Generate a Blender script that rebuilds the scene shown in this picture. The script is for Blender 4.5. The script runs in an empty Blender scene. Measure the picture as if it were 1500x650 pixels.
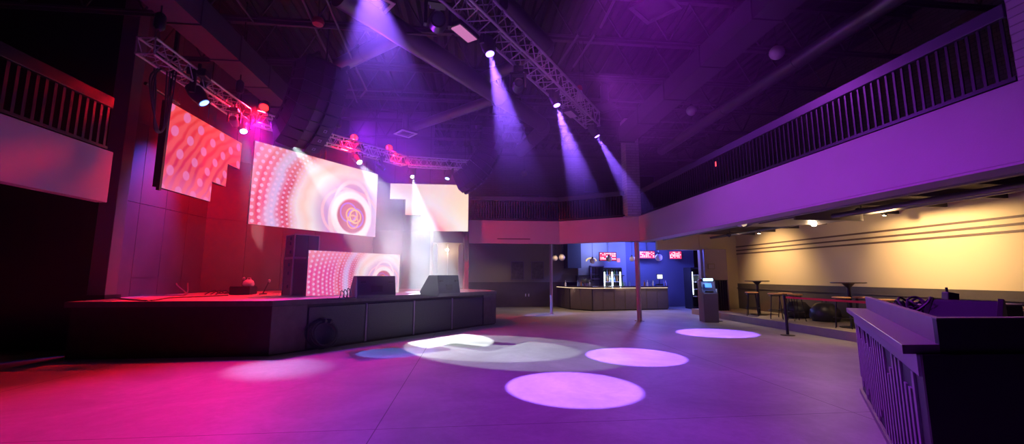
import bpy, math, random
from mathutils import Vector, Matrix
random.seed(7)
PI = math.pi
sc = bpy.context.scene
C = bpy.context.collection

# ------------------------------------------------------------------ camera
CAM = Vector((0.0, 0.0, 1.6)); YAW = math.radians(-5.66); PITCH = math.radians(7.5); FPX = 600.0
cd = bpy.data.cameras.new('camera'); cam = bpy.data.objects.new('camera', cd); C.objects.link(cam)
cam.location = CAM; cam.rotation_euler = (math.radians(90) + PITCH, 0, YAW)
cd.sensor_width = 36; cd.lens = FPX / 1500 * 36; cd.clip_start = 0.05; cd.clip_end = 200
sc.camera = cam
RM = cam.rotation_euler.to_matrix()
def ray(px, py): return RM @ Vector(((px - 750) / FPX, -(py - 325) / FPX, -1.0))
def P(px, py, X=None, Y=None, Z=None, plane=None):
    """pixel of the 1500x650 photograph -> point on the plane X=, Y= or Z= (metres) or plane=(point, normal)"""
    d = ray(px, py)
    if X is not None: t = (X - CAM.x) / d.x
    elif Y is not None: t = (Y - CAM.y) / d.y
    elif Z is not None: t = (Z - CAM.z) / d.z
    else: t = (plane[0] - CAM).dot(plane[1]) / d.dot(plane[1])
    return CAM + d * t

# ------------------------------------------------------------------ world, view, sampling
w = bpy.data.worlds.new('world'); sc.world = w; w.use_nodes = True
w.node_tree.nodes['Background'].inputs[0].default_value = (0.10, 0.05, 0.20, 1)
w.node_tree.nodes['Background'].inputs[1].default_value = 0.008
vs = sc.view_settings
vs.view_transform = 'Standard'; vs.look = 'None'; vs.exposure = 0.0; vs.gamma = 1.0; vs.use_curve_mapping = False
cy = sc.cycles
cy.use_denoising = True
cy.max_bounces = 5; cy.diffuse_bounces = 3; cy.glossy_bounces = 3; cy.volume_bounces = 0; cy.transmission_bounces = 2
cy.sample_clamp_indirect = 4.0; cy.sample_clamp_direct = 0
cy.caustics_reflective = False; cy.caustics_refractive = False
cy.use_light_tree = True

def lamp(name, kind, loc, color, power, target=None, size=None, angle=None, blend=0.15, parent=None, radius=0.05, vol=None):
    ld = bpy.data.lights.new(name, kind); ld.color = color; ld.energy = power
    o = bpy.data.objects.new(name, ld); C.objects.link(o); o.location = loc
    if kind == 'SPOT':
        ld.spot_size = angle; ld.spot_blend = blend; ld.shadow_soft_size = radius
    elif kind == 'AREA':
        ld.shape = 'RECTANGLE'; ld.size, ld.size_y = size
    else:
        ld.shadow_soft_size = radius
    if target is not None:
        o.rotation_euler = (Vector(target) - Vector(loc)).to_track_quat('-Z', 'Y').to_euler()
    if vol is not None: ld.volume_factor = vol if hasattr(ld, 'volume_factor') else 1
    return o
R = math.radians
# stage truss washes, then unseen spots added to tint balcony fronts and floor
lamp('unseen_wash', 'SPOT', (-5.3, 10.1, 5.3), (0.46, 0.01, 0.85), 1500, (-1.2, 4.6, 0), angle=R(88), blend=1, radius=0.06)
lamp('unseen_wash', 'SPOT', (-3.4, 12.5, 6.1), (0.30, 0.02, 1.0), 1700, (3.0, 5.5, 0), angle=R(110), blend=1, radius=0.15)
lamp('unseen_wash', 'SPOT', (2.0, 4.4, 6.3), (0.50, 0.02, 1.0), 1150, (3.8, 5.6, 0), angle=R(104), blend=1, radius=0.15)
lamp('unseen_wash', 'SPOT', (2.9, 8.9, 6.4), (0.52, 0.06, 0.95), 640, (6.0, 7.6, 3.0), angle=R(92), blend=1, radius=0.15)
lamp('unseen_wash', 'SPOT', (0.3, 7.0, 5.7), (0.65, 0.16, 0.60), 130, (-6.2, 6.2, 3.2), angle=R(46), blend=1, radius=0.15)
lamp('unseen_wash', 'SPOT', (1.6, 4.2, 6.3), (0.62, 0.12, 0.75), 900, (3.0, 16.0, 3.2), angle=R(44), blend=1, radius=0.15)

# ------------------------------------------------------------------ mesh builder
class MB:
    def __init__(s, o=(0, 0, 0)): s.v = []; s.f = []; s.o = Vector(o)
    def add(s, vs_, fs_):
        n = len(s.v); s.v += [Vector(p) - s.o for p in vs_]; s.f += [tuple(i + n for i in f) for f in fs_]; return s
    def box(s, c, d, rz=0, rx=0, ry=0, M=None):
        m = Matrix.Translation(c) @ (M if M else Matrix.Rotation(rz, 4, 'Z') @ Matrix.Rotation(ry, 4, 'Y') @ Matrix.Rotation(rx, 4, 'X'))
        x, y, z = d[0] / 2, d[1] / 2, d[2] / 2
        vv = [m @ Vector(p) for p in [(-x, -y, -z), (x, -y, -z), (x, y, -z), (-x, y, -z), (-x, -y, z), (x, -y, z), (x, y, z), (-x, y, z)]]
        return s.add(vv, [(0, 3, 2, 1), (4, 5, 6, 7), (0, 1, 5, 4), (1, 2, 6, 5), (2, 3, 7, 6), (3, 0, 4, 7)])
    def span(s, x0, x1, y0, y1, z0, z1): return s.box(((x0 + x1) / 2, (y0 + y1) / 2, (z0 + z1) / 2), (abs(x1 - x0), abs(y1 - y0), abs(z1 - z0)))
    def beam(s, a, b, w_, h, up=(0, 0, 1)):
        a = Vector(a); b = Vector(b); d = b - a; L = d.length; d.normalize()
        u = Vector(up); x = d.cross(u)
        if x.length < 1e-4: x = d.cross(Vector((1, 0, 0)))
        x.normalize(); z = x.cross(d)
        M = Matrix((x, d, z)).transposed().to_4x4()
        return s.box((a + b) / 2, (w_, L, h), M=M)
    def tube(s, pts, r, n=8, closed=False, cap=True):
        pts = [Vector(p) for p in pts]; N = len(pts); rings = []
        up = Vector((0, 0, 1)); prev = None
        for i, p in enumerate(pts):
            if closed: d = pts[(i + 1) % N] - pts[i - 1]
            else: d = pts[min(i + 1, N - 1)] - pts[max(i - 1, 0)]
            d.normalize()
            if prev is None:
                x = d.cross(up)
                if x.length < 1e-3: x = d.cross(Vector((1, 0, 0)))
            else: x = prev - d * prev.dot(d)
            x.normalize(); prev = x; y = d.cross(x)
            rr = r[i] if isinstance(r, (list, tuple)) else r
            rings.append([p + x * math.cos(2 * PI * k / n) * rr + y * math.sin(2 * PI * k / n) * rr for k in range(n)])
        vv = [q for g in rings for q in g]; ff = []
        for i in range(N if closed else N - 1):
            j = (i + 1) % N
            for k in range(n): ff.append((i * n + k, j * n + k, j * n + (k + 1) % n, i * n + (k + 1) % n)[::-1])
        if cap and not closed: ff.append(tuple(range(n))); ff.append(tuple(range((N - 1) * n, N * n))[::-1])
        return s.add(vv, ff)
    def lathe(s, prof, c=(0, 0, 0), n=20, M=None):
        m = Matrix.Translation(c) @ (M or Matrix.Identity(4)); vv = []; ff = []
        for r_, z in prof:
            for k in range(n): vv.append(m @ Vector((r_ * math.cos(2 * PI * k / n), r_ * math.sin(2 * PI * k / n), z)))
        for i in range(len(prof) - 1):
            for k in range(n): ff.append((i * n + k, i * n + (k + 1) % n, (i + 1) * n + (k + 1) % n, (i + 1) * n + k))
        ff.append(tuple(range(n))[::-1]); ff.append(tuple(range((len(prof) - 1) * n, len(prof) * n)))
        return s.add(vv, ff)
    def prism(s, poly, z0, z1, M=None):
        m = M or Matrix.Identity(4); n = len(poly)
        vv = [m @ Vector((x, y, z0)) for x, y in poly] + [m @ Vector((x, y, z1)) for x, y in poly]
        ff = [tuple(range(n))[::-1], tuple(range(n, 2 * n))] + [(i, (i + 1) % n, n + (i + 1) % n, n + i) for i in range(n)]
        return s.add(vv, ff)
    def build(s, name, mat, parent=None, smooth=False, bevel=0, seg=2):
        me = bpy.data.meshes.new(name); me.from_pydata([tuple(p) for p in s.v], [], s.f); me.validate(); me.update()
        import bmesh
        bm = bmesh.new(); bm.from_mesh(me); bmesh.ops.recalc_face_normals(bm, faces=bm.faces); bm.to_mesh(me); bm.free()
        if smooth:
            for p in me.polygons: p.use_smooth = True
            try: me.set_sharp_from_angle(angle=R(40))
            except Exception: pass
        o = bpy.data.objects.new(name, me); C.objects.link(o); me.materials.append(mat)
        if parent is not None: o.parent = parent
        else: o.location = s.o
        if bevel:
            b = o.modifiers.new('bevel', 'BEVEL'); b.width = bevel; b.segments = seg; b.limit_method = 'ANGLE'
        return o
def thing(name, label, cat, loc=(0, 0, 0), rz=0, group=None):
    o = bpy.data.objects.new(name, None); C.objects.link(o); o.location = loc; o.rotation_euler = (0, 0, rz)
    o.empty_display_size = 0.1
    o['label'] = label; o['category'] = cat
    if group: o['group'] = group
    return o
def tag(o, label, cat, group=None):
    o['label'] = label; o['category'] = cat
    if group: o['group'] = group
    return o
def struct(o, label=None):
    o['kind'] = 'structure'
    if label: o['label'] = label
    return o
def copy_tree(o, parent=None):
    c = o.copy(); C.objects.link(c)
    if parent is not None: c.parent = parent; c.matrix_parent_inverse = o.matrix_parent_inverse.copy()
    for ch in list(o.children): copy_tree(ch, c)
    return c

# ------------------------------------------------------------------ materials
def mat(name, col, rough=0.6, metal=0.0, spec=0.5, var=0.0, vscale=6.0, bump=0.0, bscale=40.0):
    m = bpy.data.materials.new(name); m.use_nodes = True; nt = m.node_tree; b = nt.nodes['Principled BSDF']
    b.inputs['Base Color'].default_value = (*col, 1); b.inputs['Roughness'].default_value = rough
    b.inputs['Metallic'].default_value = metal; b.inputs['Specular IOR Level'].default_value = spec
    tc = nt.nodes.new('ShaderNodeTexCoord')
    if var:
        n = nt.nodes.new('ShaderNodeTexNoise'); n.inputs['Scale'].default_value = vscale; n.inputs['Detail'].default_value = 5
        nt.links.new(tc.outputs['Object'], n.inputs['Vector'])
        mx = nt.nodes.new('ShaderNodeMix'); mx.data_type = 'RGBA'
        mx.inputs['A'].default_value = (*[c * (1 - var) for c in col], 1); mx.inputs['B'].default_value = (*[min(1, c * (1 + var)) for c in col], 1)
        nt.links.new(n.outputs['Fac'], mx.inputs['Factor']); nt.links.new(mx.outputs['Result'], b.inputs['Base Color'])
    if bump:
        n2 = nt.nodes.new('ShaderNodeTexNoise'); n2.inputs['Scale'].default_value = bscale
        nt.links.new(tc.outputs['Object'], n2.inputs['Vector'])
        bp = nt.nodes.new('ShaderNodeBump'); bp.inputs['Strength'].default_value = bump; bp.inputs['Distance'].default_value = 0.02
        nt.links.new(n2.outputs['Fac'], bp.inputs['Height']); nt.links.new(bp.outputs['Normal'], b.inputs['Normal'])
    return m
def emis(name, col, strength):
    m = bpy.data.materials.new(name); m.use_nodes = True; b = m.node_tree.nodes['Principled BSDF']
    b.inputs['Base Color'].default_value = (0, 0, 0, 1); b.inputs['Emission Color'].default_value = (*col, 1)
    b.inputs['Emission Strength'].default_value = strength
    return m
class NG:
    """tiny node helper for procedural graphs"""
    def __init__(s, m): s.nt = m.node_tree; s.N = s.nt.nodes; s.L = s.nt.links
    def put(s, sock, v):
        if isinstance(v, bpy.types.NodeSocket): s.L.new(v, sock)
        else: sock.default_value = v
    def m(s, op, a, b=0.0, c=None, clamp=False):
        n = s.N.new('ShaderNodeMath'); n.operation = op; n.use_clamp = clamp
        s.put(n.inputs[0], a); s.put(n.inputs[1], b)
        if c is not None: s.put(n.inputs[2], c)
        return n.outputs[0]
    def mix(s, f, a, b):
        n = s.N.new('ShaderNodeMix'); n.data_type = 'RGBA'; s.put(n.inputs['Factor'], f)
        s.put(n.inputs['A'], a if isinstance(a, bpy.types.NodeSocket) else (*a, 1)); s.put(n.inputs['B'], b if isinstance(b, bpy.types.NodeSocket) else (*b, 1))
        return n.outputs['Result']
    def ramp(s, f, stops):
        n = s.N.new('ShaderNodeValToRGB'); cr = n.color_ramp; s.put(n.inputs[0], f)
        while len(cr.elements) < len(stops): cr.elements.new(0.5)
        for e, (p, c) in zip(cr.elements, stops): e.position = p; e.color = (*c, 1)
        return n.outputs[0]
    def sm(s, x, lo, hi):
        n = s.N.new('ShaderNodeMapRange'); n.interpolation_type = 'SMOOTHSTEP'
        s.put(n.inputs[0], x); n.inputs[1].default_value = lo; n.inputs[2].default_value = hi; return n.outputs[0]
    def ring(s, x, c, wd):
        return s.m('SUBTRACT', 1.0, s.sm(s.m('ABSOLUTE', s.m('SUBTRACT', x, c)), wd * 0.4, wd))

def brick(name, col, mortar, sx=1.0):
    m = bpy.data.materials.new(name); m.use_nodes = True; g = NG(m); b = g.N['Principled BSDF']
    tc = g.N.new('ShaderNodeTexCoord'); sp = g.N.new('ShaderNodeSeparateXYZ'); g.L.new(tc.outputs['Object'], sp.inputs[0])
    cb = g.N.new('ShaderNodeCombineXYZ'); g.put(cb.inputs[0], g.m('ADD', sp.outputs[0], sp.outputs[1])); g.put(cb.inputs[1], sp.outputs[2])
    t = g.N.new('ShaderNodeTexBrick'); g.L.new(cb.outputs[0], t.inputs['Vector']); t.inputs['Scale'].default_value = 1.0
    t.inputs['Brick Width'].default_value = 0.40; t.inputs['Row Height'].default_value = 0.10; t.inputs['Mortar Size'].default_value = 0.008
    t.inputs['Color1'].default_value = (*col, 1); t.inputs['Color2'].default_value = (*[c * .85 for c in col], 1); t.inputs['Mortar'].default_value = (*mortar, 1)
    g.L.new(t.outputs['Color'], b.inputs['Base Color']); b.inputs['Roughness'].default_value = 0.7
    bp = g.N.new('ShaderNodeBump'); bp.invert = True; bp.inputs['Strength'].default_value = 0.8; bp.inputs['Distance'].default_value = 0.02
    g.L.new(t.outputs['Fac'], bp.inputs['Height']); g.L.new(bp.outputs['Normal'], b.inputs['Normal'])
    return m
def floor_mat():
    m = bpy.data.materials.new('polished_concrete'); m.use_nodes = True; g = NG(m); b = g.N['Principled BSDF']
    tc = g.N.new('ShaderNodeTexCoord'); sp = g.N.new('ShaderNodeSeparateXYZ'); g.L.new(tc.outputs['Object'], sp.inputs[0])
    n1 = g.N.new('ShaderNodeTexNoise'); n1.inputs['Scale'].default_value = 0.7; n1.inputs['Detail'].default_value = 8; n1.inputs['Roughness'].default_value = 0.6; n1.inputs['Distortion'].default_value = 0.6
    n2 = g.N.new('ShaderNodeTexNoise'); n2.inputs['Scale'].default_value = 9; n2.inputs['Detail'].default_value = 8; n2.inputs['Roughness'].default_value = 0.7
    for n in (n1, n2): g.L.new(tc.outputs['Object'], n.inputs['Vector'])
    v = g.m('ADD', g.m('MULTIPLY', n1.outputs['Fac'], 0.65), g.m('MULTIPLY', n2.outputs['Fac'], 0.35))
    col = g.ramp(v, [(0.30, (0.22, 0.21, 0.20)), (0.5, (0.31, 0.30, 0.29)), (0.68, (0.42, 0.41, 0.40))])
    jx = g.m('ABSOLUTE', g.m('SUBTRACT', g.m('FRACT', g.m('DIVIDE', g.m('ADD', sp.outputs[0], 0.98 + 5.5 * 10.5), 5.5)), 0.5))
    jy = g.m('ABSOLUTE', g.m('SUBTRACT', g.m('FRACT', g.m('DIVIDE', g.m('ADD', sp.outputs[1], 5.5 * 10.5 - 4.68), 5.5)), 0.5))
    j = g.m('MAXIMUM', g.m('LESS_THAN', jx, 0.0011), g.m('LESS_THAN', jy, 0.0009))
    col = g.mix(g.m('MULTIPLY', j, 0.8), col, (0.03, 0.03, 0.03))
    g.L.new(col, b.inputs['Base Color']); g.put(b.inputs['Roughness'], g.m('ADD', 0.38, g.m('MULTIPLY', n2.outputs['Fac'], 0.25)))
    b.inputs['Specular IOR Level'].default_value = 0.28
    bp = g.N.new('ShaderNodeBump'); bp.inputs['Strength'].default_value = 0.15; bp.inputs['Distance'].default_value = 0.01
    g.L.new(n2.outputs['Fac'], bp.inputs['Height']); g.L.new(bp.outputs['Normal'], b.inputs['Normal'])
    return m
M_floor = floor_mat()
M_fascia = mat('fascia_paint', (0.42, 0.36, 0.40), 0.7, var=0.08, vscale=1.5, bump=0.05)
M_black = mat('black_paint', (0.012, 0.011, 0.014), 0.6)
M_deck = mat('roof_deck', (0.016, 0.014, 0.018), 0.7)
M_joist = mat('painted_steel', (0.085, 0.068, 0.085), 0.5)
M_duct = mat('painted_duct', (0.085, 0.07, 0.085), 0.45, var=0.15, vscale=3)
M_round = mat('round_duct_metal', (0.11, 0.095, 0.115), 0.35, metal=0.3, var=0.1)
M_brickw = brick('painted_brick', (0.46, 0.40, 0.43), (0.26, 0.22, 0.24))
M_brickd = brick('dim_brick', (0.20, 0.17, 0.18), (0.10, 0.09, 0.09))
M_cream = mat('cream_wall', (0.70, 0.56, 0.34), 0.75, var=0.04, vscale=1.2)
M_stripe = mat('brown_stripe_paint', (0.13, 0.075, 0.055), 0.6)
M_wains = mat('dark_wood_wainscot', (0.085, 0.068, 0.055), 0.5, var=0.25, vscale=4)
M_taupe = mat('taupe_wall', (0.27, 0.23, 0.22), 0.75, var=0.05)
M_stagewall = mat('stage_wall_panel', (0.13, 0.11, 0.13), 0.42, var=0.2, vscale=2)
M_post = mat('proscenium_paint', (0.22, 0.19, 0.23), 0.5)
M_ply = mat('stage_plywood', (0.09, 0.075, 0.085), 0.55, var=0.4, vscale=7)
M_skirt = mat('stage_plywood_black', (0.022, 0.018, 0.022), 0.55, var=0.4, vscale=7)
M_mesh = mat('stage_front_mesh', (0.06, 0.06, 0.075), 0.6, var=0.5, vscale=60)
M_deckf = mat('stage_deck', (0.60, 0.57, 0.60), 0.5, var=0.25, vscale=5)
M_alu = mat('truss_aluminium', (0.62, 0.60, 0.63), 0.35, metal=0.6)
M_blk = mat('black_plastic', (0.018, 0.018, 0.022), 0.4)
M_blkm = mat('black_metal', (0.03, 0.028, 0.034), 0.35, metal=0.4)
M_cab = mat('speaker_cabinet', (0.035, 0.035, 0.045), 0.45, bump=0.1, bscale=120)
M_grille = mat('speaker_grille', (0.02, 0.02, 0.026), 0.55, bump=0.6, bscale=260)
M_white = mat('white_plastic', (0.75, 0.73, 0.74), 0.4)
M_globe = mat('white_globe_glass', (0.78, 0.72, 0.80), 0.3)
M_seat = mat('oak_seat', (0.55, 0.27, 0.11), 0.45, var=0.2, vscale=8)
M_table = mat('dark_table_top', (0.10, 0.07, 0.06), 0.35)
M_grey = mat('grey_panel', (0.20, 0.14, 0.27), 0.5)
M_boothtop = mat('booth_laminate', (0.20, 0.17, 0.17), 0.38, var=0.12, vscale=5)
M_boothslat = mat('booth_slat', (0.26, 0.22, 0.27), 0.45)
M_boothdark = mat('booth_black_panel', (0.022, 0.02, 0.028), 0.5, var=0.2)
M_kerb = mat('platform_riser', (0.34, 0.30, 0.32), 0.6, var=0.15)
M_platf = mat('platform_floor', (0.30, 0.26, 0.22), 0.5, var=0.15)
M_red = mat('red_belt', (0.75, 0.03, 0.03), 0.6)
M_pipe = mat('dark_pipe', (0.17, 0.15, 0.14), 0.4, metal=0.4)
M_under = mat('under_balcony', (0.075, 0.062, 0.05), 0.7, var=0.3, vscale=2)
M_rail = mat('railing_steel', (0.018, 0.016, 0.02), 0.35, metal=0.4)
M_railtop = mat('railing_cap', (0.05, 0.04, 0.07), 0.4)
M_bar = mat('bar_front_wood', (0.11, 0.085, 0.085), 0.45, var=0.2, vscale=6)
M_bartop = mat('bar_top', (0.05, 0.04, 0.045), 0.25)
M_cable = mat('cable_rubber', (0.03, 0.03, 0.035), 0.5)
M_cover = mat('console_cover_vinyl', (0.035, 0.03, 0.05), 0.38)

# ------------------------------------------------------------------ LED content
def led_material(name, cu, cv, scale, rot=0.0, strength=1.25, left=False):
    """swirl picture; object coords x,z of the panel measured from its lower left corner"""
    m = bpy.data.materials.new(name); m.use_nodes = True; g = NG(m); b = g.N['Principled BSDF']
    tc = g.N.new('ShaderNodeTexCoord'); sp = g.N.new('ShaderNodeSeparateXYZ'); g.L.new(tc.outputs['Object'], sp.inputs[0])
    dx = g.m('DIVIDE', g.m('SUBTRACT', sp.outputs[0], cu), scale); dz = g.m('DIVIDE', g.m('SUBTRACT', sp.outputs[2], cv), scale)
    def rad(ox, oz, a=1.0, bb=1.0):
        x = g.m('MULTIPLY', g.m('SUBTRACT', dx, ox), a); z = g.m('MULTIPLY', g.m('SUBTRACT', dz, oz), bb)
        return g.m('SQRT', g.m('ADD', g.m('MULTIPLY', x, x), g.m('MULTIPLY', z, z)))
    r = rad(0, 0); th = g.m('ARCTAN2', dx, dz)
    nz = g.N.new('ShaderNodeTexNoise'); nz.inputs['Scale'].default_value = 0.9; nz.inputs['Detail'].default_value = 3
    g.L.new(tc.outputs['Object'], nz.inputs['Vector'])
    rr = g.m('ADD', g.m('ADD', r, g.m('MULTIPLY', th, 0.05)), g.m('MULTIPLY', g.m('SUBTRACT', nz.outputs['Fac'], 0.5), 0.35))
    red = (0.80, 0.02, 0.06); mag = (0.85, 0.05, 0.30); lil = (0.62, 0.50, 0.90); crm = (1.0, 0.86, 0.72); pch = (1.0, 0.50, 0.38); pnk = (0.95, 0.45, 0.60); wht = (1.0, 0.95, 0.93)
    base = g.ramp(g.m('DIVIDE', rr, 2.15), [(0.0, (0.45, 0.01, 0.06)), (0.20, lil), (0.27, (0.95, .8, .85)), (0.33, (1, .9, .82)), (0.42, (1, .95, .9)), (0.49, (.98, .70, .62)), (0.55, (.93, .80, .85)), (0.60, (0.85, .5, .6)), (0.65, (.70, .02, .10)), (0.70, (.78, .08, .22)),
                                           (0.75, lil), (0.80, (.70, .45, .80)), (0.85, (.88, .10, .28)), (0.90, (.80, .03, .12)), (0.95, (.92, .20, .34)), (1.0, (.85, .06, .30))])
    # warm top, lilac bottom
    if not left:
        base = g.mix(g.m('MULTIPLY', g.m('MULTIPLY', g.sm(dz, 0.25, 1.1), g.sm(r, 0.35, 0.8)), 0.30), base, (1.0, 0.62, 0.42))
    # streaks running along the swirl
    stk = g.N.new('ShaderNodeTexWave'); stk.inputs['Scale'].default_value = 1.0; stk.wave_type = 'BANDS'; stk.bands_direction = 'X'
    cv_ = g.N.new('ShaderNodeCombineXYZ'); g.put(cv_.inputs[0], g.m('MULTIPLY', g.m('LOGARITHM', g.m('ADD', r, 0.01), 2.718), 5.0)); g.put(cv_.inputs[1], th)
    g.L.new(cv_.outputs[0], stk.inputs['Vector']); stk.inputs['Distortion'].default_value = 1.5
    base = g.mix(g.m('MULTIPLY', g.m('MULTIPLY', stk.outputs['Fac'], g.sm(r, 1.0, 1.6)), 0.15), base, (1.0, 0.75, 0.80))
    # dots on log-polar lattice
    lr = g.m('MULTIPLY', g.m('LOGARITHM', g.m('ADD', r, 0.01), 2.718), 17.0 if not left else 8.0); ta = g.m('MULTIPLY', th, 17.0 if not left else 8.0)
    rowi = g.m('FLOOR', lr)
    fx = g.m('SUBTRACT', g.m('FRACT', g.m('ADD', ta, g.m('MULTIPLY', rowi, 0.5))), 0.5); fy = g.m('SUBTRACT', g.m('FRACT', lr), 0.5)
    dd = g.m('SQRT', g.m('ADD', g.m('MULTIPLY', fx, fx), g.m('MULTIPLY', fy, fy)))
    dot = g.m('SUBTRACT', 1.0, g.sm(dd, 0.22, 0.32))
    area = g.m('MULTIPLY', g.sm(r, 1.15, 1.4), g.sm(g.m('MULTIPLY', dx, -1.0), 0.6, 1.2)) if not left else 1.0
    base = g.mix(g.m('MULTIPLY', g.m('MULTIPLY', dot, area), 0.65), base, (0.92, 0.62, 0.92))
    if not left:
        # rose: interleaved bright hoops around a dark red core with thin coloured rings
        petal = g.m('MAXIMUM', g.m('SUBTRACT', 1.0, g.sm(rad(0.0, 0.0, .9, 1.0), 0.58, 0.98)), 0.0)
        base = g.mix(g.m('MULTIPLY', petal, 0.75), base, (0.58, 0.30, 0.68))
        core = g.m('SUBTRACT', 1.0, g.sm(r, 0.38, 0.46))
        base = g.mix(core, base, (0.42, 0.0, 0.05))
        for (ox, oz, a, bb, rd, wd, col) in ((-0.12, 0.05, 1.0, 1.15, 0.60, 0.045, (1, .62, .74)), (0.14, -0.10, 1.0, 1.0, 0.62, 0.05, (1, .55, .68)), (0.02, 0.16, 1.2, .95, 0.56, 0.06, (1, .78, .84)),
                                            (-0.05, -0.06, 1.05, 0.9, 0.52, 0.06, (1, .72, .8)), (0, 0, 1.0, 1.0, 0.45, 0.11, wht), (-0.09, 0.07, 1, 1, 0.20, 0.026, (0.35, 0.08, 0.65)), (0.10, -0.03, 1, 1, 0.20, 0.026, (0.35, 0.10, 0.7)),
                                            (0.0, 0.03, 1, 1, 0.14, 0.024, (1.0, 0.45, 0.05)), (0.09, 0.0, 1, 1, 0.14, 0.022, (1.0, 0.55, 0.1)), (0.03, -0.12, 1, 1, 0.14, 0.022, (1.0, 0.35, 0.1))):
            base = g.mix(g.ring(rad(ox, oz, a, bb), rd, wd), base, col)
    b.inputs['Base Color'].default_value = (0.01, 0.01, 0.01, 1); b.inputs['Roughness'].default_value = 0.5
    g.L.new(base, b.inputs['Emission Color']); b.inputs['Emission Strength'].default_value = strength
    return m

# ================================================================== SETTING
struct(MB().span(-12.5, 13, -4.5, 25, -0.25, 0).build('floor', M_floor))
# roof deck with ribs
mb = MB(); x = -12.5
while x < 12.5:
    mb.prism([(x, 8.6), (x + 0.09, 8.52), (x + 0.21, 8.52), (x + 0.30, 8.6), (x + 0.30, 8.7), (x, 8.7)], -4.5, 25, Matrix(((1, 0, 0, 0), (0, 0, 1, 0), (0, 1, 0, 0), (0, 0, 0, 1)))); x += 0.30
struct(mb.build('ceiling', M_deck))
FX = 6.05; LX = -6.3; BY = 15.95; Z0 = 2.86; Z1 = 3.76
CX0, CY0 = 3.47, BY; CX1, CY1 = 5.9, 14.25     # chamfer
struct(MB().span(-12.5, 13, -4.7, -4.5, 0, 8.7).build('wall_front', M_black))
struct(MB().span(-12.7, -12.5, -4.5, 25, 0, 8.7).build('wall_left', M_black))
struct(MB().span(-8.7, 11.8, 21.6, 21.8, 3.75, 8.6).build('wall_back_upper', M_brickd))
struct(MB().span(-1.0, 8.8, 21.6, 21.8, 1.28, 3.4).build('wall_back', M_taupe))
struct(MB().span(-1.0, 4.9, 21.54, 21.8, 0, 1.28).build('trim_1', M_wains), 'dark wainscot under the taupe back wall')
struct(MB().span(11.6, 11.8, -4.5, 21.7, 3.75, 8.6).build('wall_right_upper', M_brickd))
struct(MB().span(11.6, 11.8, -4.5, 17.0, 1.28, 3.42).build('wall_right', M_cream))
mb = MB().span(11.53, 11.8, -4.5, 17.0, 0.2, 1.28)
struct(mb.build('trim_2', M_wains), 'dark wood wainscot along the cream wall')
struct(MB().span(11.49, 11.6, -4.5, 17.0, 1.06, 1.10).build('trim_3', M_wains), 'chair rail ledge on the wainscot')
# three painted stripes
for k, (a, b_) in enumerate((((1098.6, 360.4), (1500, 308.3)), ((1102, 362.5), (1500, 317.5)), ((1106.8, 364.2), (1500, 327.3)))):
    q0 = P(*a, X=11.59); q1 = P(*b_, X=11.59); zz = (q0.z + q1.z) / 2
    zz = (2.86, 2.70, 2.55)[k]
    struct(MB().span(11.575, 11.6, -4.5, 16.98, zz - 0.025, zz + 0.025).build('trim_%d' % (4 + k), M_stripe), 'brown stripe on the cream wall')
struct(MB().span(9.9, 11.8, 16.95, 17.15, 0.2, 3.42).build('wall_return', M_cream))
struct(MB().span(8.0, 9.95, 17.0, 17.15, 2.72, 3.42).build('wall_lintel', M_cream))
# balcony fascias + slabs
mb = MB(); mb.span(FX, FX + 0.18, -4.5, 14.6, Z0, Z1)
struct(mb.build('wall_balcony_right', M_fascia, bevel=0.01))
mb = MB(); mb.prism([(CX0, CY0), (CX1 + .15, CY1), (CX1 + .35, CY1 + .1), (CX0, CY0 + .2)], Z0, Z1)
struct(mb.build('wall_balcony_corner', M_fascia))
struct(MB().span(-0.1, CX0, BY, BY + 0.18, Z0, Z1).build('wall_balcony_back', M_fascia))
struct(MB().span(LX - 0.18, LX, -4.5, 7.66, Z0, Z1).build('wall_balcony_left', M_fascia, bevel=0.01))
struct(MB().span(-12.5, LX - 0.1, -4.5, 7.66, Z1 - 0.12, Z1 - 0.02).build('floor_balcony_left', M_under))
struct(MB().span(FX + 0.1, 11.7, -4.5, 21.6, 3.45, Z1 - 0.02).build('floor_balcony_right', M_under))
struct(MB().span(-0.1, FX + 0.1, BY + 0.1, 21.6, 3.45, Z1 - 0.02).build('floor_balcony_back', M_under))
# metal angle along the lower edges of the fascia, reveal lines
struct(MB().span(FX + .0, FX + 0.45, -4.5, 14.6, Z0 - 0.03, Z0).build('trim_7', M_fascia), 'soffit lip under the right balcony')
mb = MB(); mb.span(LX, LX + 0.006, 3.0, 5.75, 3.02, 3.035); mb.span(LX, LX + 0.006, 3.0, 5.75, 3.08, 3.095)
struct(mb.build('trim_8', M_black), 'two thin slots in the left balcony front')
mb = MB(); mb.span(1.0, 2.3, BY - 0.006, BY, 3.02, 3.06); struct(mb.build('trim_9', M_joist), 'slot in the back balcony front')
# soffit boards under right balcony
mb = MB()
for k in range(26):
    y = -3 + k * 0.75; mb.span(6.45, 7.5, y, y + 0.72, 3.18, 3.2)
struct(mb.build('ceiling_soffit', M_under))
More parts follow.
